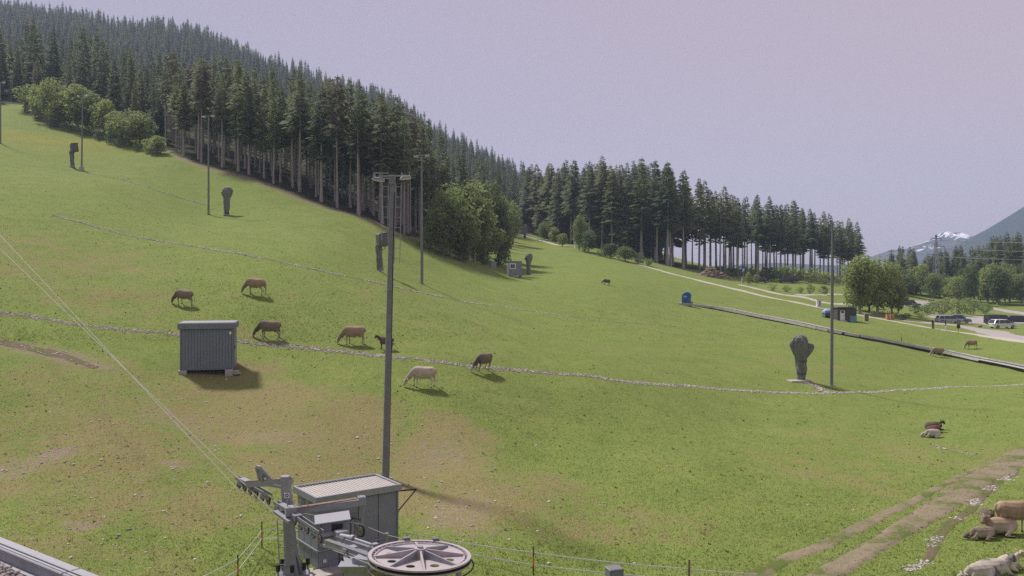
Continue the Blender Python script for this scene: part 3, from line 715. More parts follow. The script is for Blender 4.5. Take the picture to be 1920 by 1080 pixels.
# ------------------------------------------------------------------ broadleaved trees and shrubs
def leafy(seed, h, w, base, n, leaf, mat, lobes=9, trunk=True):
    """crown of leaf faces round several lobes; stem with limbs; total height h, crown width w"""
    rs = np.random.RandomState(seed); V, T = [], []
    ch = h - base; cent = []
    for k in range(lobes):
        s = (k + .5) / lobes; a = k * 2.4 + rs.uniform(-.5, .5); rr = w * .34 * math.sin(math.pi * min(.95, .12 + .8 * s)) * rs.uniform(.4, 1.1)
        cent.append((rr * math.cos(a), rr * math.sin(a), base + ch * (.14 + .72 * s), w * rs.uniform(.20, .32), ch * rs.uniform(.14, .24)))
    cent = np.array(cent)
    i = rs.randint(0, lobes, n); d = rs.randn(n, 3); d /= np.linalg.norm(d, axis=1, keepdims=True)
    r = rs.uniform(.35, 1.06, n) ** .6
    c = cent[i]; p = np.column_stack([c[:, 0] + d[:, 0] * c[:, 3] * r, c[:, 1] + d[:, 1] * c[:, 3] * r, c[:, 2] + d[:, 2] * c[:, 4] * r])
    p[:, 2] = np.maximum(p[:, 2], base * .8 + .1)
    nrm = d + rs.randn(n, 3) * .7 + np.array([0, 0, .35]); nrm /= np.linalg.norm(nrm, axis=1, keepdims=True)
    e = np.cross(nrm, rs.randn(n, 3)); e /= np.linalg.norm(e, axis=1, keepdims=True); g = np.cross(nrm, e)
    s = leaf * rs.uniform(.6, 1.35, n)[:, None]
    V = np.stack([p - e * s, p + g * s * .55, p + e * s, p - g * s * .55], 1).reshape(-1, 3)
    b = (np.arange(n) * 4)[:, None]; Q = np.concatenate([b, b + 1, b + 2, b + 3], 1)
    cm = np_mesh('crown', V, Q, mat)
    m = MB()
    if trunk:
        r0 = .035 * h * .5 + .04; top = Vector((0, 0, base + ch * .55))
        m.tube([(0, 0, -.4), (.03, 0, base * .5 + .1), tuple(top * .6), tuple(top)], [r0 * 1.3, r0, r0 * .7, r0 * .25], 7)
        for k in range(lobes):
            q = Vector(cent[k][:3]); st = Vector((0, 0, min(q.z * .75, base + ch * .4)))
            m.tube([tuple(st), tuple((st + q) / 2 + Vector((0, 0, .1))), tuple(q)], [r0 * .4, r0 * .25, r0 * .08], 5)
    else:
        for k in range(lobes):
            q = Vector(cent[k][:3]); m.tube([(q.x * .15, q.y * .15, -.2), tuple(q)], [.035, .012], 4)
    return (cm, m.mesh('trunk' if trunk else 'stem', M['bark'], True), h)
BROAD = {k: [leafy(500 + i + 10 * j, 10, w, .9, 2600, .26, M[mt], 10 + i) for i, w in enumerate((6.0, 7.0, 8.0))] for j, (k, mt) in enumerate((('g', 'leaf'), ('d', 'leaf_dark'), ('p', 'leaf_pale'), ('s', 'leaf_grey')))}
BUSH = {k: [leafy(700 + i + 10 * j, 2, w, .05, 420, .12, M[mt], 6, False) for i, w in enumerate((2.2, 2.8))] for j, (k, mt) in enumerate((('g', 'leaf'), ('d', 'leaf_dark'), ('p', 'leaf_pale'), ('s', 'leaf_grey')))}
def put_broad(u, v, top, wpx, kind, label, group, D=None, name='broadleaf_tree', cat='tree', bush=False):
    p = G(u, v) if D is None else on((u - 960) / F * D, D)
    k = p.y / F; h = CZ + (VH - top) * k - p.z
    src = (BUSH if bush else BROAD)[kind]; pr = rnd.choice(src)
    e = thing(name, label, cat, p - Vector((0, 0, .05)), rnd.uniform(0, 6.28), group); s = h / pr[2]
    base_w = {id(src[0]): (2.2 if bush else 6.0)}.get(id(pr), None) or (2.8 if bush else (7.0 if pr is src[1] else 8.0))
    ws = wpx * k / base_w; e.scale = (ws, ws, s)
    inst('stem' if bush else 'trunk', pr[1], e); inst('crown', pr[0], e)
    return e
# grove on the upper left meadow edge
gr = [(62,212,162,56,'g'),(95,232,150,64,'g'),(75,222,168,50,'p'),(120,238,172,64,'p'),(145,246,160,60,'p'),(175,252,178,55,'g'),(112,240,188,45,'g'),(195,258,190,54,'p'),(215,266,212,45,'p'),(240,274,210,62,'g'),(262,278,214,58,'g'),(228,270,222,52,'g'),(296,291,258,36,'p'),(282,288,262,30,'p')]
places = ['farthest left','taller second one','slim one near its left end','broad one in its left half','bright one beside the first lamp post','one just right of the first lamp post','low one in front','one in the middle behind','small bright one in the middle','big round one in its right half','one right of the big round one','low one left of the big round one','bright young one at the right tip','bright small one just inside the right tip']
for (u, v, top, w, k), pl in zip(gr, places):
    put_broad(u, v - 2, top - 4, w * 1.15, k, f'leafy tree in the upper left grove, {pl}', 'trees of the upper left grove')
for i, (u, v, top, w, k) in enumerate([(48,212,196,18,'s'),(70,226,208,24,'s'),(98,238,220,30,'s'),(128,246,226,30,'s'),(160,254,238,26,'d'),(184,262,240,26,'s'),(206,270,248,24,'d'),(225,276,256,24,'s'),(258,284,266,22,'d'),(290,292,274,20,'s')]):
    put_broad(u, v, top, w, k, f"{'grey-green' if k == 's' else 'dark'} shrub at the foot of the upper left grove, {ORD[i]} from the left", 'shrubs under the grove', name='shrub', cat='shrub', bush=True)
# big dark broadleaf clump in front of the wood, centre
cl = [(845,482,350,92,'g'),(880,488,343,86,'g'),(915,490,338,70,'d'),(822,476,388,60,'g'),(862,486,395,75,'g'),(905,492,402,78,'p'),(935,494,380,50,'d'),(890,492,372,70,'g'),(940,480,372,50,'g',205),(962,470,380,34,'g',250)]
pl = ['back left','tall one at the back','dark tall back right one','far left low one','front middle','front right','right edge','middle one','pale one behind','small one in the gap']
for c, q in zip(cl, pl):
    put_broad(c[0], c[1], c[2] - 4, c[3] * 1.2, c[4], f'leafy tree of the clump behind the cabin, {q}', 'trees of the central leafy clump', D=c[5] if len(c) > 5 else None)
for i, (u, v, top, w, k) in enumerate([(800,470,440,30,'d'),(830,482,452,34,'d'),(868,491,462,36,'d'),(905,498,470,34,'d'),(938,500,470,30,'d'),(952,492,468,20,'g')]):
    put_broad(u, v, top, w, k, f'dark shrub at the foot of the central leafy clump, {ORD[i]} from the left', 'shrubs of the central clump', name='shrub', cat='shrub', bush=True)
# young trees and shrubs at the foot of the far wood
for (u, v, top, w, k, q) in [(1086,470,404,26,'g','slender young one'),(1104,474,434,34,'d','round low one'),(1055,462,440,22,'p','bright little one'),(1020,450,418,30,'g','small one beside the path'),(1145,484,458,36,'d','low wide one'),(1172,490,464,36,'g','low one'),(1040,456,428,22,'p','bright slim one')]:
    put_broad(u, v, top - 3, w * 1.15, k, f'leafy tree before the far wood, {q}', 'young trees before the far wood')
for i, (u, v, top, w, k) in enumerate([(1125,480,466,22,'g'),(1196,495,472,34,'d'),(1215,498,482,26,'g'),(1372,518,500,40,'d'),(1400,522,496,40,'g'),(1440,526,498,46,'d'),(1470,528,496,50,'g'),(1520,530,500,44,'g'),(1545,532,508,34,'p'),(1495,529,504,40,'d'),(1580,536,512,36,'g'),(1600,538,508,36,'d'),(1350,512,498,30,'d'),(1300,506,496,26,'d')]):
    put_broad(u, v, top, w, k, f'green shrub under the stems of the far wood, {ORD[i] if i < 12 else ("beside the rubble pile" if i == 12 else "left of the rubble pile")}' + (' in line' if i < 12 else ''), 'shrubs along the far wood', name='shrub', cat='shrub', bush=True)
for i, (u, v, top, w, k) in enumerate([(1418,532,514,14,'p'),(1403,534,508,14,'p')]):
    put_broad(u, v, top, w, k, ['staked young tree beside the parked dark car', 'thin staked young tree next to the blue sign'][i], 'young staked trees')
for i, (u, v, top, w, k) in enumerate([(1450,545,530,22,'p'),(1475,547,534,22,'g'),(1520,551,530,20,'g'),(1545,552,534,22,'d'),(1500,549,536,18,'p')]):
    put_broad(u, v, top, w, k, f'low bush in the rough grass behind the hut, {ORD[i]} from the left', 'bushes in the rough grass', name='shrub', cat='shrub', bush=True)
# leafy trees behind the ticket hut
for (u, v, top, w, k, D, q) in [(1612,592,482,62,'p',172,'bright one directly behind the hut'),(1645,594,488,72,'p',176,'big middle one'),(1672,594,498,52,'g',178,'dark right one'),(1630,590,520,60,'g',182,'low one behind'),(1600,590,512,40,'p',180,'small bright one at the left'),(1684,592,530,30,'d',184,'low one at the right')]:
    put_broad(u, v, top - 6, w * 1.2, k, f'leafy tree of the group behind the ticket hut, {q}', 'leafy trees behind the ticket hut', D=D)
for i, (u, v, top, w, k) in enumerate([(1716,590,566,26,'d'),(1738,590,566,40,'g'),(1765,590,562,44,'g'),(1795,592,558,50,'p'),(1822,590,556,56,'g'),(1848,588,566,40,'g'),(1750,582,558,40,'p'),(1780,580,556,40,'p'),(1700,596,586,24,'g'),(1726,596,584,22,'p'),(1900,603,594,40,'g'),(1692,600,588,20,'d')]):
    put_broad(u, v, top, w, k, f'round bush between the hut trees and the parking lot, {ORD[i]} counted', 'bushes by the parking lot', name='shrub', cat='shrub', bush=True)
rs = np.random.RandomState(77)
for i in range(24):
    u = 1676 + i * 10.8 + rs.uniform(-4, 4); D = 292 + rs.uniform(-22, 12)
    put_broad(u, 0, rs.uniform(492, 520), rs.uniform(40, 60), rs.choice(['g', 'g', 'd', 'd', 'p']), f'leafy tree below the wood behind the parking lot, {ORD[i] + " from left" if i < 12 else ORD[23 - i] + " from right"}', 'leafy trees below the right wood', D=D)
# ------------------------------------------------------------------ lamp posts
def lamp_post(u, v, top, label, ladders=False, block=False, lean=0.0, D=None, stub=2, rad=.13):
    p = G(u, v) if D is None else on((u - 960) / F * D, D)
    h = CZ + (VH - top) * p.y / F - p.z
    e = thing('lamp_post', label, 'lamp post', p, 0, 'floodlight posts on the ski slope')
    if lean: e.rotation_euler = (0, R(lean), 0)
    MB().tube([(0, 0, -.5), (0, 0, h * .5), (0, 0, h)], [rad * 1.25, rad, rad * .72], 10).build('pole', M['galv_dark'], e, True)
    if block: MB().box((0, 0, .28), (.85, .85, .95), .3, .9).build('concrete_block', M['concrete'], e, bevel=.03)
    else: MB().disc((0, 0, .03), (0, 0, 1), rad * 2.2, .06, 12).build('base_plate', M['galv'], e)
    MB().bar((-.75, 0, h + .02), (.75, .1, h + .12), .07, .09).build('cross_arm', M['galv'], e)
    for sg in (-1, 1):
        Mx = Matrix.Rotation(sg * .25, 3, 'Z') @ Matrix.Rotation(sg * -.12, 3, 'Y')
        c = Vector((sg * .72, -.05, h - .12 + (.12 if sg > 0 else 0)))
        hd = MB().box(c, (.62, .5, .16), Mx, .75).build('floodlight', M['galv'], e, bevel=.02)
        MB().box(c - Vector((0, 0, .10)), (.52, .42, .03), Mx).build('lens', M['white'], hd)
        MB().bar(c + Vector((-.2, 0, .05)), c + Vector((-.2, 0, .28)), .05).bar(c + Vector((.2, 0, .05)), c + Vector((.2, 0, .28)), .05).build('bracket', M['galv'], e)
    if ladders:
        MB().box((.0, 0, h - .15), (.34, .34, .5)).build('junction_box', M['galv_dark'], e, bevel=.02)
        fr = MB()
        for a, b in (((-.95, -.28, h - .1), (-.15, -.28, h - .1)), ((-.95, -.28, h + .18), (-.15, -.28, h + .18)), ((-.95, -.28, h - .1), (-.95, -.28, h + .18)), ((-.62, -.28, h - .1), (-.62, -.28, h + .18))): fr.bar(a, b, .05)
        fr.build('lamp_frame', M['galv'], e)
        for sg, L in ((-1, 3.4), (1, 4.6)):
            x0, x1 = sg * .17, sg * .50
            for x in (x0 * 1.15, x1): MB().bar((x, .05, h - L), (x, .05, h - .3), .035).build('ladder_rail', M['galv'], e)
            k = 0; z = h - .5
            while z > h - L + .2:
                MB().bar((x0, .05, z), (x1, .05, z), .03).build('rung', M['galv'], e); z -= .55
    # climbing pegs
    z = 2.0; sg = 1
    while z < h - (5 if ladders else 1.2):
        MB().bar((sg * rad, 0, z), (sg * (rad + .14), 0, z), .025).build('climbing_peg', M['galv'], e); z += .62 if rad > .14 else 1.4; sg = -sg
    MB().bar((rad * 1.1, -.03, .3), (rad * .9, -.03, h - .8), .035).build('cable_conduit', M['black'], e)
    return e
lamp_post(723, 905, 332, 'tall grey floodlight post behind the lift hut, nearest of all', True, lean=1.25, D=47.6, rad=.165)
lamp_post(791, 532, 292, 'grey floodlight post left of the central leafy clump', rad=.15)
lamp_post(391, 402, 218, 'grey floodlight post beside the covered snow gun below the bare trunks', rad=.14)
lamp_post(153, 321, 180, 'grey floodlight post on a concrete block in front of the grove', block=True, lean=.8, rad=.13)
lamp_post(1, 271, 155, 'grey floodlight post at the left picture edge', D=185, rad=.13)
lamp_post(1559, 723, 418, 'slim grey floodlight post beside the snow gun on the lower right', rad=.13, lean=.3)

# ------------------------------------------------------------------ covered snow guns
def wrapped(name, rings, mat, seed, n=18, amp=.05):
    """tarpaulin wrapped round a thing: rings of (x, y, z, rx, ry)"""
    rr = []
    # subdivide
    ex = []
    for a, b in zip(rings[:-1], rings[1:]):
        for k in range(4): s = k / 4; ex.append([x * (1 - s) + y * s for x, y in zip(a, b)])
    ex.append(list(rings[-1]))
    for i, (x, y, z, rx, ry) in enumerate(ex):
        ring = []
        for j in range(n):
            a = 6.2832 * j / n; q = Vector((math.cos(a), math.sin(a), 0))
            f = 1 + amp * (1.6 * mnoise.noise(Vector((q.x * 1.6, q.y * 1.6, z * .55 + seed))) + 1.5 * mnoise.noise(Vector((q.x * 3.1 + z * .8, q.y * 3.1, z * 1.2 + seed))))
            ring.append(Vector((x + q.x * rx * f, y + q.y * ry * f, z + .04 * mnoise.noise(Vector((q.x * 2, q.y * 2, z * 2 + seed))))))
        rr.append(ring)
    return MB().loft(rr)
def snow_gun(u, v, top, label, kind, flip=1, D=None):
    p = G(u, v) if D is None else on((u - 960) / F * D, D); h = CZ + (VH - top) * p.y / F - p.z
    e = thing('covered_snow_gun', label, 'snow gun', p, 0, 'covered snow guns on the slope'); s = h / 4.5; e.scale = (s * flip, s, s)
    sd = u * .37
    if kind == 'A':
        wrapped('cover', [(0, 0, .10, .40, .38), (0, 0, .5, .44, .42), (.0, 0, 1.2, .47, .44), (-.02, 0, 1.9, .50, .46), (-.06, 0, 2.35, .58, .50), (-.12, 0, 2.9, .72, .58), (-.14, 0, 3.4, .82, .66), (-.16, 0, 3.85, .80, .66), (-.14, 0, 4.2, .60, .55), (-.12, 0, 4.42, .34, .34), (-.12, 0, 4.5, .10, .1)], M['tarp'], sd, n=26, amp=.17).build('cover', M['tarp'], e, True)
        wrapped('h', [(.18, -.12, 2.0, .14, .2), (.36, -.14, 2.45, .32, .34), (.58, -.16, 2.95, .40, .42), (.76, -.17, 3.35, .36, .40), (.80, -.17, 3.58, .24, .3), (.78, -.17, 3.66, .06, .08)], M['tarp'], sd + 3, n=22, amp=.16).build('fan_cover', M['tarp'], e, True)
        st = MB(); st.torus((0, 0, 1.95), (0, 0, 1), .515, .03, 16, 5); st.torus((0, 0, .7), (0, 0, 1), .465, .03, 16, 5); st.build('strap', M['black'], e, True)
    elif kind == 'B':
        wrapped('cover', [(0, 0, .15, .36, .36), (0, 0, 1.0, .40, .40), (.02, 0, 2.2, .46, .44), (.05, 0, 2.9, .60, .56), (.08, 0, 3.45, .74, .64), (.12, 0, 3.9, .74, .62), (.14, 0, 4.25, .48, .5), (.12, 0, 4.5, .12, .14)], M['tarp'], sd, amp=.15).build('cover', M['tarp'], e, True)
        wrapped('h', [(-.30, 0, 2.75, .10, .2), (-.46, 0, 3.1, .26, .34), (-.52, 0, 3.45, .30, .36), (-.42, 0, 3.75, .2, .24), (-.3, 0, 3.9, .05, .06)], M['tarp'], sd + 3, amp=.14).build('fan_cover', M['tarp_dark'], e, True)
        MB().torus((0, 0, .35), (0, 0, 1), .40, .05, 16, 5).build('strap', M['black'], e, True)
    else:
        wrapped('cover', [(.12, 0, .08, .36, .36), (.06, 0, .9, .37, .37), (-.02, 0, 2.0, .38, .38), (-.10, 0, 2.7, .40, .40), (-.12, 0, 2.95, .36, .36), (-.12, 0, 3.0, .1, .1)], M['tarp'], sd, amp=.15).build('cover', M['tarp'], e, True)
        Mx = Matrix.Rotation(.5, 3, 'Z') @ Matrix.Rotation(-.12, 3, 'Y')
        MB().box((.42, -.05, 3.55), (1.35, 1.2, 1.5), Mx, .93).build('fan_cover', M['tarp_dark'], e, True, .12)
        MB().box((.48, -.05, 4.32), (1.2, 1.1, .06), Mx).build('cover_top', M['tarp'], e, bevel=.02)
        MB().tube([(.0, -.4, 2.6), (.35, -.75, 2.35), (.7, -.6, 2.5), (.85, -.4, 3.0)], .035, 6).build('hose', M['black'], e, True)
        MB().torus((.5, -.05, 3.45), tuple(Mx @ Vector((1, 0, 0))), .72, .03, 20, 5).build('fan_ring', M['galv_dark'], e, True)
    MB().disc((0, 0, .06), (0, 0, 1), .5, .16, 14).build('base_flange', M['galv'], e)
    return e
snow_gun(1503, 714, 627, 'big covered snow gun on a stone base, lower right meadow', 'A')
pd = G(1500, 715); setp(MB(pd).box(pd + Vector((-.1, 0, .02)), (2.2, 1.2, .22), .2).build('concrete_slab', M['concrete'], bevel=.03), 'flat concrete slab under the big snow gun', 'slab'); bpy.data.objects['concrete_slab'].location = pd
snow_gun(425, 404, 349, 'covered snow gun right of the floodlight post below the bare trunks', 'B')
snow_gun(991, 516, 474, 'covered snow gun beside the small grey cabin', 'B')
snow_gun(984, 447, 421, 'small far covered snow gun on the path between the woods', 'B')
snow_gun(135, 314, 267, 'covered snow gun with square head in front of the grove', 'C')
snow_gun(711, 508, 434, 'covered snow gun with square fan head and hose behind the tallest post', 'C')

# ------------------------------------------------------------------ dark shed above the lift
def shed():
    p = G(388, 704); k = p.y / F; p = p + Vector((0, 0, 0))
    e = thing('equipment_shed', 'dark anthracite shed raised on concrete blocks, on the slope', 'shed', p, R(12))
    w, d, z0 = 95 * k, 2.3, .38; h = 82 * k
    MB().box((0, d / 2, z0 + h * .47), (w, d, h * .94)).build('wall', M['anthracite'], e)
    n = 16
    for i in range(n):
        x = -w / 2 + .12 + (w - .24) * (i + .5) / n
        MB().box((x, -.012, z0 + h * .47), ((w - .24) / n - .035, .03, h * .9)).build('panel', M['anthracite'], e, bevel=.008)
    for x in (-w / 2 + .03, w / 2 - .03): MB().box((x, -.02, z0 + h * .47), (.10, .06, h * .94)).build('corner_trim', M['anthracite'], e)
    MB().box((0, d / 2, z0 + h * .94 + .2), (w + .32, d + .36, .42)).build('roof', M['anthracite'], e, bevel=.03)
    MB().box((0, d / 2, z0 + h * .94 + .425), (w + .2, d + .24, .03)).build('roof_sheet', M['galv'], e)
    MB().box((w / 2 + .03, d * .45, z0 + h * .45), (.05, d * .75, h * .8)).build('door', M['hut_grey'], e)
    MB().box((w / 2 + .07, d * .12, z0 + h * .5), (.05, .06, .2)).build('handle', M['black'], e)
    MB().box((w / 2 - .20, -.045, z0 + h * .84), (.14, .02, .2)).build('notice', M['white'], e)
    MB().box((w / 2 - .10, -.055, z0 + h * .89), (.09, .02, .07)).build('warning_sticker', M['red_wheel'], e)
    for x, y in ((-w / 2 + .15, .1), (w / 2 - .3, .1), (-w / 2 + .15, d - .1), (w / 2 - .3, d - .1)):
        MB().box((x, y, .08), (.55, .5, .62), .1).build('foundation_block', M['concrete'], e, bevel=.03)
    MB().box((w / 2 + .25, -.1, .12), (.5, .35, .12), .3).box((w / 2 + .2, -.05, .26), (.4, .3, .1), .1).build('step_slab', M['concrete'], e, bevel=.02)
shed()
# small grey cabin and box by the leafy clump
p = G(966, 520); k = p.y / F
e = thing('small_cabin', 'small grey cabin with a white framed window, standing on blocks', 'cabin', p, R(8))
w, h, d = 25 * k, 26 * k, 2.0
MB().box((0, d / 2, .3 + h / 2), (w, d, h)).build('wall', M['hut_grey'], e)
MB().box((0, d / 2, .3 + h + .05), (w + .2, d + .2, .12)).build('roof', M['anthracite'], e, bevel=.02)
for i in range(6): MB().box((-w / 2 + w * (i + .5) / 6, -.01, .3 + h / 2), (w / 6 - .04, .04, h - .1)).build('panel', M['hut_grey'], e)
wf = MB().box((-w * .2, -.05, .3 + h * .68), (w * .46, .06, h * .42)).build('window', M['white'], e)
for sx in (-1, 1): MB().box((-w * .2 + sx * w * .085, -.09, .3 + h * .68), (w * .15, .03, h * .28)).build('pane', M['glass'], wf)
for x in (-w * .4, w * .4): MB().box((x, .3, .1), (.4, .5, .45)).build('foundation_block', M['wood'], e)
MB().box((w / 2 + .02, d * .5, .3 + h * .45), (.04, .75, h * .8)).build('door', M['galv'], e)
p = G(925, 503); e = setp(MB(p).box(p + Vector((0, 0, .55)), (1.15, .8, 1.3), .1).build('utility_box', M['concrete'], bevel=.03), 'small pale utility box in the shade of the leafy clump', 'box'); e.location = p
p = G(975, 438, 200); e = thing('concrete_shelter', 'low pale concrete shelter behind the far snow gun', 'shelter', p, .2)
MB().box((0, 0, .7), (3.4, 2, 1.6)).build('wall', M['concrete'], e); MB().box((0, 0, 1.6), (3.8, 2.4, .18)).build('roof', M['galv'], e); MB().box((.6, -1.02, .7), (.8, .06, 1.3)).build('door', M['galv_dark'], e)
p = G(1080, 465); e = thing('wayside_shrine', 'white wayside pillar with a small roof before the far wood', 'shrine', p, .1)
MB().box((0, 0, 1.1), (.75, .75, 2.3), 0, .85).build('pillar', M['white'], e, bevel=.04); MB().box((0, 0, 2.4), (1.25, 1.1, .25), 0, .6).build('roof', M['concrete'], e); MB().box((0, -.36, 1.7), (.4, .06, .5)).build('niche', M['galv_dark'], e)
p = G(1012, 452); e = thing('timber_bench', 'low timber bench beside the path between the woods', 'bench', p, -.3)
MB().box((0, 0, .45), (1.9, .45, .08)).build('seat', M['wood'], e)
for x in (-.7, .7): MB().box((x, 0, .2), (.1, .4, .45)).build('leg', M['wood'], e)

# ------------------------------------------------------------------ conveyor lift (long belt) on the right
cpx = [(1299,573),(1340,580),(1400,591),(1470,605),(1540,619),(1600,631),(1680,646),(1740,659),(1800,671),(1860,683),(1920,695),(1990,709),(2070,725)]
cl_ = line(cpx, .25); n = len(cl_)
s_len = np.concatenate([[0], np.cumsum(np.linalg.norm(np.diff(cl_, axis=0), axis=1))])
def along(s):
    x = np.interp(s, s_len, cl_[:, 0]); y = np.interp(s, s_len, cl_[:, 1]); return Vector((x, y, 0))
_ss = np.linspace(0, s_len[-1], 60); _hz = np.array([gz(*along(s).xy) for s in _ss]); _hz = np.convolve(np.pad(_hz, 4, 'edge'), np.ones(9) / 9, 'valid')
def cz_(s): return float(np.interp(s, _ss, _hz))
c0 = Vector((*along(0).xy, cz_(0)))
e = thing('conveyor_lift', 'long low belt lift with pale side boards running down the right meadow', 'conveyor lift', c0)
Ltot = s_len[-1]; npan = 40
for i in range(npan):
    s0, s1 = Ltot * i / npan, Ltot * (i + 1) / npan - .05
    a, b = along(s0), along(s1); a.z, b.z = cz_(s0), cz_(s1)
    d = (b - a).normalized(); nn = Vector((-d.y, d.x, 0)).normalized()
    if nn.y > 0: nn = -nn          # nn points to the viewer
    up = Vector((0, 0, 1))
    MB(c0).bar(a + nn * .72 + up * .36, b + nn * .72 + up * .36, .07, .34).build('side_board', M['board'], e)
    MB(c0).bar(a - nn * .72 + up * .42, b - nn * .72 + up * .42, .35, .10).build('walkway_board', M['board'], e)
    MB(c0).bar(a + nn * .66 + up * .05, b + nn * .66 + up * .05, .05, .28).build('board_shadow_strip', M['black'], e)  # black strip stands in for the shadow beneath the side board
    MB(c0).bar(a + up * .34, b + up * .34, .9, .10).build('belt', M['belt'], e)
    MB(c0).bar(a + nn * .52 + up * .36, b + nn * .52 + up * .36, .14, .08).build('belt_edge', M['galv_dark'], e)
    MB(c0).bar(a + up * .1, b + up * .1, 1.0, .3).build('belt_frame', M['black'], e)
    MB(c0).bar(a + nn * .6 + up * .2 - up * .6, a + nn * .6 + up * .3, .09).build('support_leg', M['black'], e)
p = G(1287, 573); k = p.y / F
e = thing('conveyor_drive_housing', 'blue rounded drive housing at the top of the belt lift', 'drive housing', p, R(-20))
w, h = 15 * k, 24 * k
MB().box((-.1, .1, .22), (w * 1.7, w * 1.2, .5)).build('concrete_base', M['concrete'], e, bevel=.04)
prof = [(-w / 2, .45), (w / 2, .45), (w / 2, h * .75), (w * .55, h * .9), (w * .35, h * 1.04), (0, h * 1.08), (-w * .3, h * 1.0), (-w * .5, h * .78)]
MB().prism(prof, -w * .5, w * .5).build('housing', M['blue'], e, False, .05)
for i in range(4): MB().box((w * .44, 0, h * (.68 + .08 * i)), (w * .35, w * .8, .05), Matrix.Rotation(.3, 3, 'Y')).build('vent_slat', M['galv_dark'], e)
MB().box((-.1, -w * .51, h * .72), (w * .5, .03, h * .12)).build('label_plate', M['bluepale'], e)
MB().box((w * .3, 0, .5), (w * .9, w * .9, .3)).build('lower_cover', M['galv_dark'], e)
# ticket hut
p = G(1588, 603); k = p.y / F
e = thing('ticket_hut', 'dark timber ticket hut with white door and turquoise sprayed panel', 'hut', p, R(4))
w, h, d = 37 * k, 26 * k, 2.4
MB().box((0, d / 2, h * .48), (w, d, h)).build('wall', M['hutbrown'], e)
for i in range(12): MB().box((-w / 2 + w * (i + .5) / 12, -.02, h * .48), (w / 12 - .025, .04, h * .97)).build('plank', M['hutbrown'], e)
MB().box((0, d / 2 - .1, h + .03), (w + .35, d + .5, .14), Matrix.Rotation(-.05, 3, 'X')).build('roof', M['anthracite'], e)
dr = MB().box((-w * .24, -.06, h * .42), (w * .24, .06, h * .76)).build('door', M['white'], e)
MB().box((-w * .24, -.10, h * .70), (w * .16, .03, h * .14)).build('window', M['glass'], dr); MB().box((-w * .15, -.11, h * .42), (.05, .05, .12)).build('handle', M['black'], dr)
wi = MB().box((w * .28, -.06, h * .66), (w * .22, .05, h * .36)).build('window', M['hutbrown'], e)
for sx in (-1, 1): MB().box((w * .28 + sx * w * .05, -.095, h * .66), (w * .085, .03, h * .28)).build('pane', M['glass'], wi)
gp = MB().box((w * .33, -.07, h * .19), (w * .34, .05, h * .42)).build('panel', M['turquoise'], e); gp['label'] = 'turquoise and blue sprayed panel under the window'
for q in range(3): MB().tube([(w * (.2 + .08 * q), -.105, h * (.1 + .05 * q)), (w * (.26 + .07 * q), -.105, h * .3), (w * (.32 + .06 * q), -.105, h * .16)], .045, 5).build('sprayed_letter', M['bluepale'], gp)
MB().box((-w * .22, -.3, .12), (w * .3, .4, .2)).build('doorstep', M['concrete'], e)
# blue covered machine left of it
p = G(1556, 596); k = p.y / F
e = thing('covered_machine', 'dark machine under a blue tarpaulin left of the ticket hut', 'machine', p, R(5))
MB().box((0, .5, .55), (1.9, 1.3, .8)).build('body', M['galv_dark'], e, bevel=.05)
wrapped('c', [(-.2, .5, .9, .95, .75), (-.2, .5, 1.2, .9, .7), (-.15, .5, 1.45, .6, .5), (-.1, .5, 1.55, .1, .1)], None, 4, amp=.15).build('tarpaulin', M['bluepale'], e, True)
MB().box((.75, .5, 1.35), (.5, .8, .9), 0, .85).build('cab', M['bluepale'], e, bevel=.06)
for x in (-.6, .6): MB().disc((x, -.2, .3), (0, 1, 0), .3, .2, 14).build('wheel', M['rubber'], e)
# white cabinet, sign post box, crates, wooden fence
p = G(1535, 576); e = thing('electrical_cabinet', 'white electrical cabinet beside the side road', 'cabinet', p, .2)
MB().box((0, 0, .75), (.9, .5, 1.6)).build('body', M['white'], e, bevel=.03); MB().box((.1, -.26, .8), (.3, .03, 1.0)).build('door', M['galv_dark'], e); MB().box((0, 0, 1.57), (1.0, .6, .06)).build('roof', M['concrete'], e)
p = G(1623, 602); e = thing('waste_bin', 'brown waste bin with a white side post by the gravel road', 'bin', p, .1)
MB().box((.15, 0, .6), (.62, .5, 1.2)).build('body', M['rust'], e, bevel=.03); MB().box((-.25, -.05, .65), (.14, .1, 1.4)).build('post', M['white'], e); MB().box((.15, 0, 1.25), (.72, .6, .08)).build('lid', M['galv_dark'], e)
for (u, q, z) in ((1665, 'left orange wooden crate in front of the slatted fence', 0), (1672, 'right orange wooden crate in front of the slatted fence', .05)):
    p = G(u, 600 - z * 10); e = thing('wooden_crate', q, 'crate', p, .1 + z, 'orange crates by the slatted fence')
    for i in range(4): MB().box((0, -.3, .15 + i * .24), (.62, .05, .19)).build('slat', M['crate'], e)
    for x in (-.3, .3): MB().box((x, 0, .5), (.05, .6, 1.0)).build('side', M['crate'], e)
    MB().box((0, .3, .5), (.6, .05, 1.0)).build('back', M['crate'], e)
a_, b_ = G(1632, 594), G(1682, 595)
e = thing('slatted_fence', 'weathered grey slatted fence under the leafy trees', 'fence', a_)
for i in range(30):
    q = a_.lerp(b_, i / 29); q.z = gz(q.x, q.y)
    if 15 < i < 19: continue
    MB(a_).bar(q - Vector((0, 0, .1)), q + Vector((rnd.uniform(-.12, .12), 0, 1.05 + rnd.uniform(-.12, .15))), .12, .03).build('slat', M['wood'], e)
MB(a_).bar(a_ + Vector((0, .05, .5)), b_ + Vector((0, .05, .5)), .06, .09).build('rail', M['wood'], e)
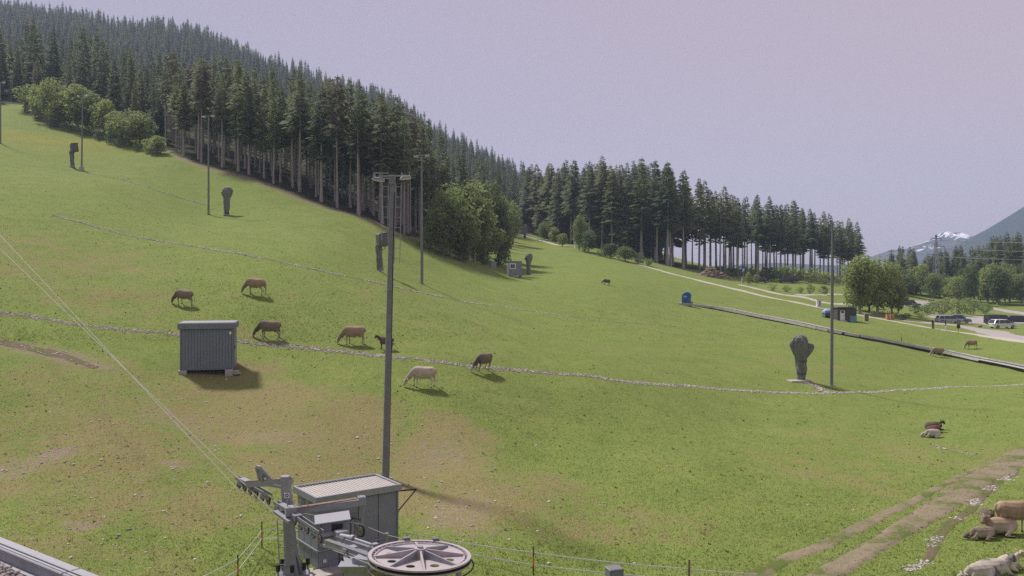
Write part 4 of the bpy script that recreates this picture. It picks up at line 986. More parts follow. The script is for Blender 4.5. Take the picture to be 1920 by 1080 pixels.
# marker posts of the meadow edge
for (u, v, h, q, m1, m2) in [(1748, 616, 1.5, 'dark marker post by the parking drive, leftmost', 'black', 'wood'), (1773, 621, 1.9, 'black and white marker post by the parking drive, middle', 'black', 'white'), (1797, 626, 1.6, 'black marker post with a square board, by the gravel road', 'black', 'yellow'), (1690, 640, 1.3, 'thin yellow and black marker post above the belt lift', 'yellow', 'black')]:
    p = G(u, v); e = thing('marker_post', q, 'post', p, 0, 'marker posts on the right'); r = .09 if h > 1.4 else .05
    MB().tube([(0, 0, -.2), (0, 0, h * .5)], r, 7).build('lower_section', M[m2], e); MB().tube([(0, 0, h * .5), (0, 0, h)], r, 7).build('upper_section', M[m1], e)
    if u == 1797: MB().box((0, -.02, h * .78), (.55, .1, .6)).build('board', M['black'], e)
    if u == 1748: MB().box((.2, 0, h * .45), (.2, .2, h * .95)).build('timber_post', M['wood'], e)
# blue sign by the rubble pile
p = G(1394, 531); k = p.y / F; e = thing('information_sign', 'blue sign on a tall post beside the rubble pile', 'sign', p, .1)
MB().tube([(0, 0, -.2), (0, 0, 3.9)], .07, 8).build('post', M['galv'], e)
MB().box((-.1, -.1, 3.3), (1.0, .06, 1.35)).build('board', M['blue'], e)
MB().disc((-.05, -.14, 3.45), (0, 1, 0), .26, .03, 14).box((-.2, -.14, 3.05), (.3, .03, .25)).build('pictogram', M['white'], e)
MB().box((-.25, 0, .75), (.42, .4, 1.6)).build('plinth', M['concrete'], e)
# rubble pile
p = G(1345, 522); e = thing('rubble_pile', 'heap of brownish rubble beside the gravel road', 'rubble', p)
V, Q = [], []; nn_ = 26
for j in range(nn_):
    for i in range(nn_ * 2):
        x = (i / (nn_ * 2 - 1) - .5) * 11.5; y = (j / (nn_ - 1) - .5) * 5
        z = 2.7 * math.exp(-((x + 1.8) / 2.0) ** 2 - (y / 1.5) ** 2) + 1.5 * math.exp(-((x - 1.8) / 2.2) ** 2 - (y / 1.5) ** 2) + .3 * mnoise.noise(Vector((x * .9, y * .9, 2))) * math.exp(-(x / 4.5) ** 2 - (y / 2) ** 2) * 2
        V.append((x, y, z - .25 + gz(p.x + x, p.y + y) - p.z))
for j in range(nn_ - 1):
    for i in range(nn_ * 2 - 1): a = j * nn_ * 2 + i; Q.append((a, a + 1, a + nn_ * 2 + 1, a + nn_ * 2))
V = np.array(V); inst('heap', np_mesh('heap', V, np.array(Q), M['soil'], True), e)
rs = np.random.RandomState(3); ii = rs.choice(len(V), 500, p=(lambda w_: w_ / w_.sum())(np.clip(V[:, 2] + .1, .0, 3))); stones('rubble_stones', V[ii] + rs.uniform(-.1, .1, (500, 3)), .15 + .3 * rs.rand(500) ** 2, M['stone_b'], 'rough stones of the rubble heap', 3, e); del bpy.data.objects['rubble_stones']['category']
# ------------------------------------------------------------------ power line
def pylon(u, D, top, label):
    p = on((u - 960) / F * D, D); h = CZ + (VH - top) * D / F - p.z
    e = thing('power_pylon', label, 'pylon', p, .2, 'power pylons'); b = h * .055
    def c(s, z): w = b * (1 - .86 * z / h); return Vector((s[0] * w, s[1] * w, z))
    sg = [(-1, -1), (1, -1), (1, 1), (-1, 1)]
    for s in sg: MB().bar(c(s, -.3), c(s, h), .12).build('leg', M['galv'], e)
    nl = 9
    for i in range(nl):
        z0, z1 = h * i / nl, h * (i + 1) / nl
        m = MB()
        for k in range(4):
            s, q = sg[k], sg[(k + 1) % 4]; m.bar(c(s, z0), c(q, z1), .06); m.bar(c(q, z0), c(s, z1), .06); m.bar(c(s, z1), c(q, z1), .055)
        m.build('lattice_brace', M['galv'], e)
    arms = []
    for z, L in ((h * .94, h * .1), (h * .80, h * .16), (h * .66, h * .13)):
        m = MB(); m.bar((-L, 0, z), (L, 0, z), .16, .14); m.bar((-L, 0, z), (0, 0, z + h * .05), .09); m.bar((L, 0, z), (0, 0, z + h * .05), .09); m.build('cross_arm', M['galv_dark'], e)
        for sx in (-1, 1): MB().bar((sx * L, 0, z), (sx * L, 0, z - h * .035), .12).build('insulator', M['black'], e); arms.append(p + Matrix.Rotation(.2, 3, 'Z') @ Vector((sx * L, 0, z - h * .035)))
    return arms
A1 = pylon(1755, 318, 440, 'grey lattice pylon rising before the right wood'); A2 = pylon(1671, 470, 468, 'far lattice pylon at the left end of the right wood')
q = 0
for a in A1:
    for tgt, nm in ((None, 'right'), (A2[A1.index(a)], 'left')):
        b = tgt if tgt is not None else a + Vector((150, -70, 3.0)); d = (b - a)
        pts_ = [a + d * s + Vector((0, 0, -4 * (3.2 if tgt is None else 2.5) * s * (1 - s))) for s in np.linspace(0, 1, 14)]
        o = MB(a).tube(pts_, .055, 4).build('power_cable', M['wire']); o.location = a
        setp(o, f"power cable strung {'from the pylon to the right edge' if tgt is None else 'between the two pylons'}, {ORD[A1.index(a)]} of six", 'cable', 'overhead power cables')
# ------------------------------------------------------------------ lift hut
HB = P(593, 934, 36.0); zt = HB.z                       # front corner of the roof
ang = R(36); ux = Vector((math.cos(ang), math.sin(ang), 0)); uy = Vector((-math.sin(ang), math.cos(ang), 0))
Lx, Ly = 3.95, 2.45
gr0 = gz(HB.x, HB.y)
e = thing('lift_hut', 'grey panelled lift operator hut with a pale ribbed roof', 'hut', Vector((HB.x, HB.y, gr0)), ang)
H = zt - gr0
ins = .16
MB().box((Lx / 2, Ly / 2, (H - .26) / 2 - .1), (Lx - 2 * ins - .06, Ly - 2 * ins - .06, H - .26 + .2)).build('wall', M['hut_grey'], e)
for i in range(4):
    x = ins + (Lx - 2 * ins) * (i + .5) / 4
    if i == 1: continue
    MB().box((x, ins + .01, (H - .3) / 2), ((Lx - 2 * ins) / 4 - .03, .05, H - .34)).build('wall_panel', M['hut_grey'], e, bevel=.008)
for i in range(3):
    y = ins + (Ly - 2 * ins) * (i + .5) / 3
    MB().box((ins + .01, y, (H - .3) / 2), (.05, (Ly - 2 * ins) / 3 - .03, H - .34)).build('wall_panel', M['hut_grey'], e, bevel=.008)
    MB().box((Lx - ins - .01, y, (H - .3) / 2), (.05, (Ly - 2 * ins) / 3 - .03, H - .34)).build('wall_panel', M['hut_grey'], e, bevel=.008)
MB().box((Lx - ins + .0, ins - .0, (H - .3) / 2), (.09, .09, H - .32)).build('corner_trim', M['anthracite'], e)
dx = ins + (Lx - 2 * ins) * 1.5 / 4
dr = MB().box((dx, ins - .01, 1.02), (.86, .06, 2.05)).build('door', M['galv_dark'], e, bevel=.01)
MB().box((dx - .02, ins - .05, 1.5), (.5, .03, .75)).build('door_window', M['glass'], dr); MB().box((dx + .34, ins - .07, 1.02), (.04, .06, .16)).build('handle', M['black'], dr)
for z in (.5, 1.75): MB().box((dx + .46, ins - .05, z), (.05, .05, .14)).build('hinge', M['black'], dr)
MB().box((Lx / 2, ins - .06, .78), (Lx - 2 * ins + .1, .05, .05)).build('ledge_trim', M['galv'], e); MB().box((ins - .06, Ly / 2, .78), (.05, Ly - 2 * ins, .05)).build('ledge_trim', M['galv'], e)
MB().box((.42, ins - .05, .33), (.14, .02, .13)).build('sticker', M['white'], e)
# roof: fascia frame, sheet, ribs
for c, s in (((Lx / 2, .05, H - .13), (Lx, .1, .28)), ((Lx / 2, Ly - .05, H - .13), (Lx, .1, .28)), ((.05, Ly / 2, H - .13), (.1, Ly - .2, .28)), ((Lx - .05, Ly / 2, H - .13), (.1, Ly - .2, .28))):
    MB().box(c, s).build('roof_fascia', M['galv'], e, bevel=.012)
MB().box((Lx / 2, Ly / 2, H - .12), (Lx - .2, Ly - .2, .1)).build('roof_sheet', M['hut_roof'], e)
nr = 25
for i in range(nr):
    x = .2 + (Lx - .4) * i / (nr - 1)
    MB().box((x, Ly / 2, H - .055), (.055, Ly - .26, .016), None, 1.0).build('roof_rib', M['hut_roof'], e, bevel=.01)
    MB().box((x, Ly - .16, H - .045), (.10, .05, .075)).build('rib_end', M['galv_dark'], e)
# black bracket on the right-hand wall
m = MB(); a = Vector((Lx - ins + .02, Ly * .25, H - .42)); m.bar(a, a + Vector((1.0, -.35, .02)), .05, .06); m.bar(a + Vector((1.0, -.35, .02)), a + Vector((0, 0, -1.15)), .045)
m.build('bracket', M['black'], e)
MB().box((Lx / 2, -.35, -.05), (Lx + .6, .9, .22)).build('concrete_plinth', M['concrete'], e)
MB().box((Lx + .5, .9, -.02), (1.1, 1.5, .18)).build('concrete_pad', M['concrete'], e)
# ------------------------------------------------------------------ lift station: mast, arms, sheave trains, bull wheel
mb = P(549, 1078, 35.4); mb.z = gz(mb.x, mb.y)
S = thing('lift_station', 'grey steel lift station with sheave trains and horizontal pinkish bull wheel', 'lift station', mb)
def part(name, m, mat, parent=S, smooth=False, bevel=0): return m.build(name, M[mat], parent, smooth, bevel)
def B(): return MB(mb)
mt = P(535, 892, 35.5); mt.x += 0
def col_(z): return mb.lerp(Vector((mt.x, mt.y, mt.z)), (z - mb.z) / (mt.z - mb.z))
part('mast', B().loft([[col_(z) + Vector((sx * w, sy * w, 0)) for sx, sy in ((-1, -1), (1, -1), (1, 1), (-1, 1))] for z, w in ((mb.z + .02, .33), (mb.z + .7, .235), (mb.z + 2.0, .19), (mt.z, .17))]), 'galv', bevel=.02)
part('base_plate', B().box(mb + Vector((0, 0, .10)), (1.25, 1.15, .12), .2), 'galv', bevel=.02)
part('foundation', B().box(mb + Vector((0, 0, -.15)), (1.6, 1.5, .42), .2), 'concrete', bevel=.03)
for sx, sy in ((-.48, -.4), (.1, -.52), (.5, -.2), (-.5, .3), (.5, .42)):
    bo = part('anchor_bolt', B().tube([mb + Vector((sx, sy, .1)), mb + Vector((sx, sy, .42))], .045, 8), 'galv'); part('bolt_cap', B().disc(mb + Vector((sx, sy, .48)), (0, 0, 1), .085, .26, 10), 'black', bo)
for a in (-.5, .9, 2.6):
    d = Vector((math.cos(a), math.sin(a), 0)); part('gusset', B().add([mb + d * .25 + Vector((0, 0, .15)), mb + d * .6 + Vector((0, 0, .15)), col_(mb.z + 1.0) + d * .24, mb + d * .25 + Vector((.03, .03, .15)), mb + d * .6 + Vector((.03, .03, .15)), col_(mb.z + 1.0) + d * .24 + Vector((.03, .03, 0))], [(0, 1, 2), (3, 5, 4), (0, 3, 4, 1), (1, 4, 5, 2), (2, 5, 3, 0)]), 'galv')
# sticker on the mast: white square with a dark ring mark
sk = P(538, 929, 35.1); st = part('sticker', B().box(sk, (.20, .02, .20), .05), 'white')
part('sticker_mark', B().torus(sk + Vector((0, -.018, .005)), (0, 1, 0), .055, .014, 16, 5), 'black', st)
# ladder on the mast
la, lb = P(531, 1062, 35.0), P(526, 975, 35.0)
for o_ in (-.14, .14): part('ladder_rail', B().bar(la + Vector((o_, 0, 0)), lb + Vector((o_, 0, 0)), .035), 'galv')
for i in range(8): q = la.lerp(lb, (i + .3) / 8); part('rung', B().bar(q - Vector((.14, 0, 0)), q + Vector((.14, 0, 0)), .028), 'galv')
# arms
a1, a2 = P(541, 903, 35.5), P(464, 908, 36.9)
part('arm', B().bar(a1 + Vector((.1, 0, 0)), a2, .2, .24), 'galv'); part('arm_top', B().bar(a1 + Vector((.1, 0, .135)), a2 + Vector((0, 0, .135)), .19, .03), 'rust')
part('arm_brace', B().bar(P(538, 915, 35.4), P(500, 908, 36.2), .1, .12), 'galv'); part('hanger', B().bar(P(468, 908, 36.8), P(474, 922, 36.7), .12, .16), 'galv_dark')
b1, b2 = P(545, 958, 34.4), P(683, 941, 35.6)
part('arm', B().bar(b1, b2, .22, .26), 'galv'); part('arm_top', B().bar(b1 + Vector((.3, .0, .145)), b2 + Vector((-.3, 0, .145)), .21, .03), 'rust')
part('arm_head', B().box(b1 + Vector((0, 0, .0)), (.42, .42, .36), .35), 'galv', bevel=.02)
for dx_ in (-.12, .12, .35, .6):
    q = b1 + Vector((dx_, dx_ * .3, .1)); part('clamp_bolt', B().tube([q, q + Vector((0, 0, .32))], .022, 6), 'galv')
# triangular lifting frame on the left arm
t0, t1, t2 = P(489, 877, 36.2), P(493, 905, 36.3), P(514, 905, 36.0)
for a, b in ((t0, t1), (t0, t2), (t0 + Vector((-.25, .25, 0)), t1 + Vector((-.2, .3, 0))), (t0 + Vector((-.25, .25, 0)), t2 + Vector((-.2, .3, 0))), (t0, t0 + Vector((-.25, .25, 0)))): part('lifting_frame_bar', B().bar(a, b, .09, .11), 'galv')
part('lifting_frame_strut', B().bar(t1.lerp(t0, .35), t2.lerp(t0, .45), .06), 'galv_dark')
def sheave(c, ax, r, par=S, red=True):
    w = part('sheave', B().disc(c, ax, r * .8, .07, 18), 'galv', par, True); part('tyre', B().torus(c, ax, r * .86, r * .16, 20, 6), 'rubber', w, True)
    part('liner', B().disc(c - Vector(ax) * .045, ax, r * .62, .02, 16), 'red_wheel' if red else 'galv', w); part('hub', B().disc(c - Vector(ax) * .07, ax, r * .24, .05, 10), 'galv_dark', w)
axis = Vector((-.68, .73, 0)).normalized(); ax = Vector((.73, .68, 0)).normalized()
def train(pa, pb, n, reds, nm):
    d = pb - pa; nrm = Vector((0, 0, 1))
    for off in (-.10, .10): part('train_beam', B().bar(pa + d * .04 + ax * off + nrm * .27, pb - d * .04 + ax * off + nrm * .27, .035, .12), 'galv')
    for i in range(n):
        c = pa + d * ((i + .5) / n); sheave(c, tuple(ax), .165, red=i in reds)
    for i in range(n // 2):
        q0, q1 = pa + d * ((2 * i + .5) / n), pa + d * ((2 * i + 1.5) / n)
        part('rocker', B().bar(q0 - ax * .09 + nrm * .10, q1 - ax * .09 + nrm * .10, .03, .09), 'galv'); part('rocker', B().bar(q0 + ax * .11 + nrm * .05, q1 + ax * .11 + nrm * .05, .03, .13), 'galv')
    mid = pa + d * .5
    part('train_pivot', B().box(mid + nrm * .22, (.34, .3, .24), ang), 'galv_dark', bevel=.02)
    part('train_cover', B().bar(mid + d * .08 + nrm * .32, mid + d * .34 + nrm * .30, .28, .12), 'galv')
ta0, ta1 = P(509, 942, 36.2), P(443, 906, 38.4)
train(ta0, ta1, 6, (0, 5), 'a')
tb0, tb1 = P(606, 1014, 32.9), P(513, 951, 35.2)
train(tb0, tb1, 8, (0, 7), 'b')
part('train_platform', B().bar(P(520, 958, 34.8), P(548, 978, 34.0), .38, .10), 'galv')
# far rope sheave hanging from the long arm
hp = P(677, 995, 35.3); sheave(hp, tuple(ax), .25, red=False)
for dx_ in (-.09, .09): part('hanger_tube', B().tube([b2 + Vector((-.12 + dx_, 0, .25)), hp + Vector((-.02 + dx_, .05, .1))], .03, 6), 'galv')
part('hanger_cable', B().tube([b2 + Vector((-.2, -.1, -.1)), P(672, 975, 35.2), P(655, 968, 34.6), P(640, 966, 34.4)], .02, 5), 'black')
part('hanger_plate', B().box(b2 + Vector((-.1, 0, .05)), (.3, .34, .36), .35), 'galv', bevel=.02)
part('drop_bracket', B().bar(P(662, 975, 35.0), P(661, 1008, 34.6), .09), 'galv'); part('drop_bracket', B().bar(P(654, 1003, 34.5), P(670, 1003, 34.8), .08), 'rust')
# machine hood over the tensioning gear
hc = P(626, 985, 33.9); Mh = Matrix.Rotation(R(14), 3, 'Z')
hd = part('machine_hood', B().box(hc + Vector((0, 0, -.05)), (1.15, .95, .62), Mh, .86), 'hut_grey', bevel=.03)
part('hood_roof', B().add([hc + Mh @ Vector(v) for v in ((-.72, -.52, .20), (.60, -.52, .30), (.60, .5, .36), (-.72, .5, .26), (-.72, -.52, .24), (.60, -.52, .34), (.60, .5, .40), (-.72, .5, .30))], [(0, 3, 2, 1), (4, 5, 6, 7), (0, 1, 5, 4), (1, 2, 6, 5), (2, 3, 7, 6), (3, 0, 4, 7)]), 'galv', hd)
part('hood_opening', B().box(hc + Mh @ Vector((.10, -.46, .0)), (.4, .04, .34), Mh), 'black', hd); part('hood_frame', B().bar(hc + Mh @ Vector((-.2, -.49, -.18)), hc + Mh @ Vector((.35, -.49, -.18)), .04), 'galv', hd)
part('hood_side_post', B().bar(P(651, 957, 34.9), P(651, 1003, 34.6), .22, .3), 'hut_grey')
# sliding carriage rails and hydraulic ram toward the bull wheel
wc = P(787, 1046, 29.4)
for (u0, v0, u1, v1, D0, D1) in ((612, 1019, 706, 1053, 32.6, 29.9), (632, 1012, 716, 1040, 33.2, 30.7)):
    part('carriage_beam', B().bar(P(u0, v0, D0), P(u1, v1, D1), .16, .24), 'galv'); part('carriage_rail', B().bar(P(u0, v0, D0) + Vector((0, 0, .14)), P(u1, v1, D1) + Vector((0, 0, .14)), .2, .03), 'galv_dark')
part('carriage_deck', B().bar(P(622, 1018, 32.9), P(708, 1048, 30.3), .75, .05), 'galv')
part('carriage_block', B().box(P(640, 1003, 33.3), (.45, .4, .36), ang), 'galv', bevel=.03); part('carriage_flange', B().box(P(612, 1001, 33.3), (.5, .3, .12), ang), 'galv')
rm = part('ram_cylinder', B().tube([P(634, 1004, 33.2), P(664, 1010, 32.4)], .10, 12), 'galv', S, True)
part('ram_rod', B().tube([P(664, 1010, 32.4), P(702, 1023, 31.3)], .05, 10), 'galv', rm, True); part('ram_collar', B().tube([P(660, 1009, 32.5), P(664.5, 1010, 32.38)], .13, 12), 'galv', rm, True); part('ram_clevis', B().box(P(703, 1023, 31.3), (.2, .2, .16), ang), 'galv', rm)
part('hydraulic_hose', B().tube([P(648, 1002, 33.0), P(641, 1018, 32.2), P(639, 1030, 32.0)], .02, 6), 'black'); part('hydraulic_hose', B().tube([P(695, 1022, 31.2), P(690, 1034, 30.8), P(687, 1044, 30.6)], .02, 6), 'black')
for (u, v, D) in ((650, 1032, 31.4), (662, 1028, 31.6), (695, 1046, 30.2)): part('guide_block', B().box(P(u, v, D), (.22, .3, .16), ang), 'galv')
sheave(P(650, 1045, 30.9), tuple(ax), .18, red=False)
# pedestal under the wheel
pg = P(668, 1068, 30.4); pgz = gz(pg.x, pg.y)
part('pedestal', B().loft([[Vector((pg.x + sx * w, pg.y + sy * w, z)) for sx, sy in ((-1, -1), (1, -1), (1, 1), (-1, 1))] for z, w in ((pgz - .2, .55), (pgz + .3, .42), (wc.z - .75, .36), (wc.z - .45, .55))]), 'galv', bevel=.02)
part('pedestal_brace', B().bar(Vector((pg.x - .5, pg.y + .1, wc.z - .35)), Vector((pg.x - .25, pg.y, pgz + .9)), .06), 'black')
part('wheel_support', B().bar(Vector((pg.x, pg.y, wc.z - .38)), wc + Vector((0, 0, -.38)), .5, .26), 'galv')
for a in (-.55, .4): part('under_post', B().tube([Vector((wc.x + .9 + a, wc.y - .2, gz(wc.x + .9 + a, wc.y - .2) - .2)), Vector((wc.x + .9 + a, wc.y - .2, wc.z - .3))], .10, 8), 'galv')
# bull wheel
Rw = 1.70; WM = Matrix.Rotation(R(2.2), 3, 'Y') @ Matrix.Rotation(R(-1.2), 3, 'X')
def wp(a, r, z): return wc + WM @ Vector((r * math.cos(a), r * math.sin(a), z))
nW = 64
bw = part('bull_wheel', B().loft([[wp(6.2832 * i / nW, r, z) for i in range(nW)] for r, z in ((Rw * .93, .11), (Rw, .11), (Rw, .055), (Rw * .95, .02), (Rw, -.04), (Rw, -.10), (Rw * .93, -.10), (Rw * .93, .11))], False), 'wheel_pink', S, True)
part('rim_liner', B().loft([[wp(6.2832 * i / nW, r, z) for i in range(nW)] for r, z in ((Rw * .955, .05), (Rw * 1.004, .045), (Rw * .96, .01), (Rw * 1.004, -.03), (Rw * .955, -.035))], False), 'rubber', bw, True)
# disc with eight round holes, made of wedge plates
hol = 8; rh = .155; rc = Rw * .60
for k in range(hol):
    a0 = 6.2832 * k / hol + .20; V, Fc = [], []; ns = 24
    am = a0 + math.pi / hol
    # plate between a0 and a0+45 deg from r=.2 to .9 with a hole
    outer = []
    seg = 6
    for i in range(seg + 1): a = a0 + (6.2832 / hol) * i / seg; outer.append((Rw * .93 * math.cos(a), Rw * .93 * math.sin(a)))
    for i in range(seg + 1): a = a0 + (6.2832 / hol) * (1 - i / seg); outer.append((Rw * .14 * math.cos(a), Rw * .14 * math.sin(a)))
    hx, hy = rc * math.cos(am), rc * math.sin(am)
    # match each hole point with the outer outline by angle round the hole centre
    def ray(t_):
        best = None; dx_, dy_ = math.cos(t_), math.sin(t_)
        for i in range(len(outer)):
            x1, y1 = outer[i][0] - hx, outer[i][1] - hy; x2, y2 = outer[(i + 1) % len(outer)][0] - hx, outer[(i + 1) % len(outer)][1] - hy
            den = dx_ * (y2 - y1) - dy_ * (x2 - x1)
            if abs(den) < 1e-9: continue
            s = (x1 * (y2 - y1) - y1 * (x2 - x1)) / den; q_ = (x1 * dy_ - y1 * dx_) / den
            if s > 0 and -1e-6 <= q_ <= 1 + 1e-6 and (best is None or s < best): best = s
        return best or rh
    angs = sorted(set([6.2832 * i / ns for i in range(ns)] + [math.atan2(o_[1] - hy, o_[0] - hx) % 6.2832 for o_ in outer]))
    n_ = len(angs)
    for z in (.03, .005):
        for t_ in angs: V.append(wc + WM @ Vector((hx + rh * math.cos(t_), hy + rh * math.sin(t_), z)))
        for t_ in angs: s = ray(t_); V.append(wc + WM @ Vector((hx + s * math.cos(t_), hy + s * math.sin(t_), z)))
    for i in range(n_):
        j = (i + 1) % n_
        Fc += [(i, j, n_ + j, n_ + i), (2 * n_ + i, 3 * n_ + i, 3 * n_ + j, 2 * n_ + j), (i, 2 * n_ + i, 2 * n_ + j, j), (n_ + i, n_ + j, 3 * n_ + j, 3 * n_ + i)]
    part('wheel_plate', B().add(V, Fc), 'wheel_pink', bw)
    # tapered rib on the seam
    a = a0; t_ = Vector((-math.sin(a), math.cos(a), 0))
    def rp(r, s, z): return wc + WM @ (Vector((r * math.cos(a), r * math.sin(a), z)) + t_ * s)
    part('wheel_rib', B().loft([[rp(Rw * .1, -.03, .03), rp(Rw * .1, .03, .03), rp(Rw * .1, .03, .30), rp(Rw * .1, -.03, .30)], [rp(Rw * .9, -.03, .03), rp(Rw * .9, .03, .03), rp(Rw * .9, .03, .09), rp(Rw * .9, -.03, .09)]]), 'galv' if k % 2 else 'wheel_pink', bw)
for i in range(40): a = 6.2832 * i / 40; part('rim_bolt', B().bar(wp(a, Rw * .90, .03), wp(a, Rw * .90, .085), .05), 'galv', bw)
part('inner_ring', B().loft([[wp(6.2832 * i / nW, r, z) for i in range(nW)] for r, z in ((Rw * .84, .03), (Rw * .86, .075), (Rw * .88, .075), (Rw * .88, .03))], False), 'wheel_pink', bw, True)
part('wheel_hub', B().disc(wc + WM @ Vector((0, 0, .16)), WM @ Vector((0, 0, 1)), .2, .34, 16), 'wheel_pink', bw); part('hub_cap', B().disc(wc + WM @ Vector((0, 0, .35)), WM @ Vector((0, 0, 1)), .1, .08, 12), 'galv', bw)
part('axle', B().tube([wc + Vector((0, 0, -.4)), wc], .12, 12), 'galv_dark', bw)
part('guard_ring', B().torus(wc + Vector((.05, -.02, -.26)), (0, 0, 1), Rw * 1.02, .028, 48, 6), 'black', S, True)
for i in range(7): a = 6.2832 * i / 7 + .3; part('guard_strut', B().bar(wp(a, Rw * 1.0, -.3), wp(a, Rw * .5, -.42), .05), 'galv_dark')
for a in (1.95, 1.35): part('rope_guide', B().box(wp(a, Rw * 1.02, .14), (.22, .16, .12), .3), 'galv_dark')
# rope line post behind the wheel
q = P(725, 1002, 34.0); part('rope_post', B().tube([Vector((q.x, q.y, gz(q.x, q.y) - .2)), q], .04, 8), 'galv'); part('post_clamp', B().box(q, (.14, .1, .1)), 'galv')

# ------------------------------------------------------------------ haul ropes
def rope(name, pts_, r, label, grp):
    o = MB(pts_[0]).tube(pts_, r, 6).build(name, M['wire'], None, True); o.location = pts_[0]; return setp(o, label, 'rope', grp)
far1 = ta1 + axis * 150; far1.z = gz(far1.x, far1.y) + 7.0
sA = (P(0, 441, 66.5) - ta1)                         # slope of the rope as seen against the left edge
farA = ta1 + sA * 2.6; farB = P(0, 466, 66.0) + (P(0, 466, 66.0) - tb1) * 1.5
rope('haul_rope', [farA, P(0, 441, 66.5), ta1 + Vector((0, 0, -.2)), ta0 + Vector((0, 0, -.2)), hp + Vector((0, 0, .25)), P(725, 1003, 34.0), wp(1.75, Rw, .02)], .014, 'upper haul rope running up the left slope from the upper sheave train', 'haul ropes of the lift')
rope('haul_rope', [farB, P(0, 466, 66.0), tb1 + Vector((0, 0, -.21)), tb0 + Vector((0, 0, -.21)), P(650, 1041, 30.95), wp(3.9, Rw, .02)], .014, 'lower haul rope running up the left slope from the lower sheave train', 'haul ropes of the lift')
# first line support of the ropes, beyond the left edge
# ------------------------------------------------------------------ pasture fences with white tape
def fence_post(p, h, q, wood=False):
    e = thing('fence_post', q, 'post', p, 0, 'electric fence posts')
    if wood: MB().tube([(0, 0, -.3), (.03, 0, h)], .05, 7).build('stake', M['wood'], e); return p
    MB().tube([(0, 0, -.3), (0, 0, h * .30)], .026, 7).build('lower_section', M['black'], e)
    MB().tube([(0, 0, h * .30), (0, 0, h * .62)], .04, 7).build('orange_section', M['orange'], e)
    MB().tube([(0, 0, h * .62), (0, 0, h)], .026, 7).build('upper_section', M['black'], e)
    return p
f1 = fence_post(G(1000, 1078), 1.18, 'black and orange fence post right of the bull wheel'); f2 = fence_post(G(491, 1027), 1.12, 'black and orange fence post left of the lift mast'); f3 = fence_post(G(446, 1094), 1.12, 'black and orange fence post at the lower left of the lift')
f4 = fence_post(G(1291, 1096), 1.0, 'short wooden stake at the bottom edge', True)
def tape(pts_, q):
    sm = []
    for a, b in zip(pts_[:-1], pts_[1:]):
        for k in range(6): s = k / 6; sm.append(a.lerp(b, s) + Vector((0, 0, -.06 * 4 * s * (1 - s) * min(1, (b - a).length / 6))))
    sm.append(pts_[-1]); m = MB(sm[0])
    for a, b in zip(sm[:-1], sm[1:]): m.bar(a, b, .012, .045)
    o = m.build('fence_tape', M['tape']); o.location = sm[0]; setp(o, q, 'tape', 'white fence tapes')
up = Vector((0, 0, 1)); hw = Vector((HB.x, HB.y, gz(HB.x, HB.y)))
far_r = G(1420, 1100)
tape([P(755, 998, 38.5), f1 + up * .92, f4 + up * .62, far_r + up * .5], 'upper white tape of the fence right of the bull wheel')
tape([P(770, 1016, 38.0), f1 + up * .42, f4 + up * .2, far_r + up * .15], 'lower white tape of the fence right of the bull wheel')
tape([P(524, 990, 37.0), f2 + up * .72, f3 + up * .95, f3 + up * .9 + Vector((-1.2, -3, 0))], 'upper white tape of the fence left of the lift mast')
tape([P(524, 1008, 36.6), f2 + up * .40, f3 + up * .50, f3 + up * .45 + Vector((-1.2, -3, 0))], 'lower white tape of the fence left of the lift mast')
p = G(1152, 1100); e = thing('dark_bin', 'dark bin peeking in at the bottom edge right of the fence post', 'bin', p, .3)
MB().box((0, 0, .4), (.58, .5, .62), 0, 1.05).build('body', M['anthracite'], e, bevel=.03); MB().box((0, 0, .74), (.66, .58, .07), 0, .9).build('lid', M['galv_dark'], e, bevel=.02)

# ------------------------------------------------------------------ flat roof of the camera's own building, lower left
E0, E1 = P(0, 1008, 9.0), P(152, 1081, 8.05); E1.z = E0.z
d = (E1 - E0).normalized(); nin = Vector((d.y, -d.x, 0)).normalized()
if nin.x > 0: nin = -nin                              # points inward, to the left and toward the camera
E0 = E0 - d * 9; E1 = E1 + d * 2.6; Lr = (E1 - E0).length
e = thing('flat_roof_building', 'flat gravel roof with a metal coping at the lower left corner', 'building', Vector((E0.x, E0.y, gz(E0.x, E0.y))))
o0 = e.location
Mr = Matrix((d, nin, Vector((0, 0, 1)))).transposed(); zc = E0.z
mid = (E0 + E1) / 2
def rb(name, off, size, mat, z, par=e, bv=0): return MB(o0).box(mid + nin * off + Vector((0, 0, z - zc)), size, Mr).build(name, M[mat], par, bevel=bv)
hgt = zc - 0 + .4
rb('wall', 2.6, (Lr, 5.0, hgt), 'concrete', zc - hgt / 2 - .22)
for k in range(5):
    c = E0 + d * (Lr * (k + .5) / 5)
    MB(o0).box(c + nin * .07 + Vector((0, 0, -.02)), (Lr / 5 - .012, .18, .04), Mr).build('coping', M['galv'], e, bevel=.008)
rb('parapet_inner', .125, (Lr, .05, .10), 'galv', zc - .09); rb('parapet_flashing', .175, (Lr, .06, .02), 'galv', zc - .128); rb('parapet_outer', .02, (Lr, .04, .34), 'galv', zc - .2)
sh_ = P(112, 1071, 7.7); MB(o0).box(Vector((sh_.x, sh_.y, zc + .02)), (.05, .05, .07), Mr).build('lightning_clip', M['black'], e)
lw = rb('lightning_wire', .13, (Lr, .012, .012), 'galv_dark', zc + .03)
rs = np.random.RandomState(12); n_ = 16000
s1 = rs.uniform(2, Lr, n_); s2 = .2 + 2.2 * rs.rand(n_); pos = np.array(E0)[None] + np.array(d)[None] * s1[:, None] + np.array(nin)[None] * s2[:, None]; pos[:, 2] = zc - .135 + rs.rand(n_) * .012
rb('gravel_bed', 2.5, (Lr, 4.8, .06), 'track', zc - .17)
M['roofgravel'] = stone_mat('roof_gravel', (.33, .30, .29))
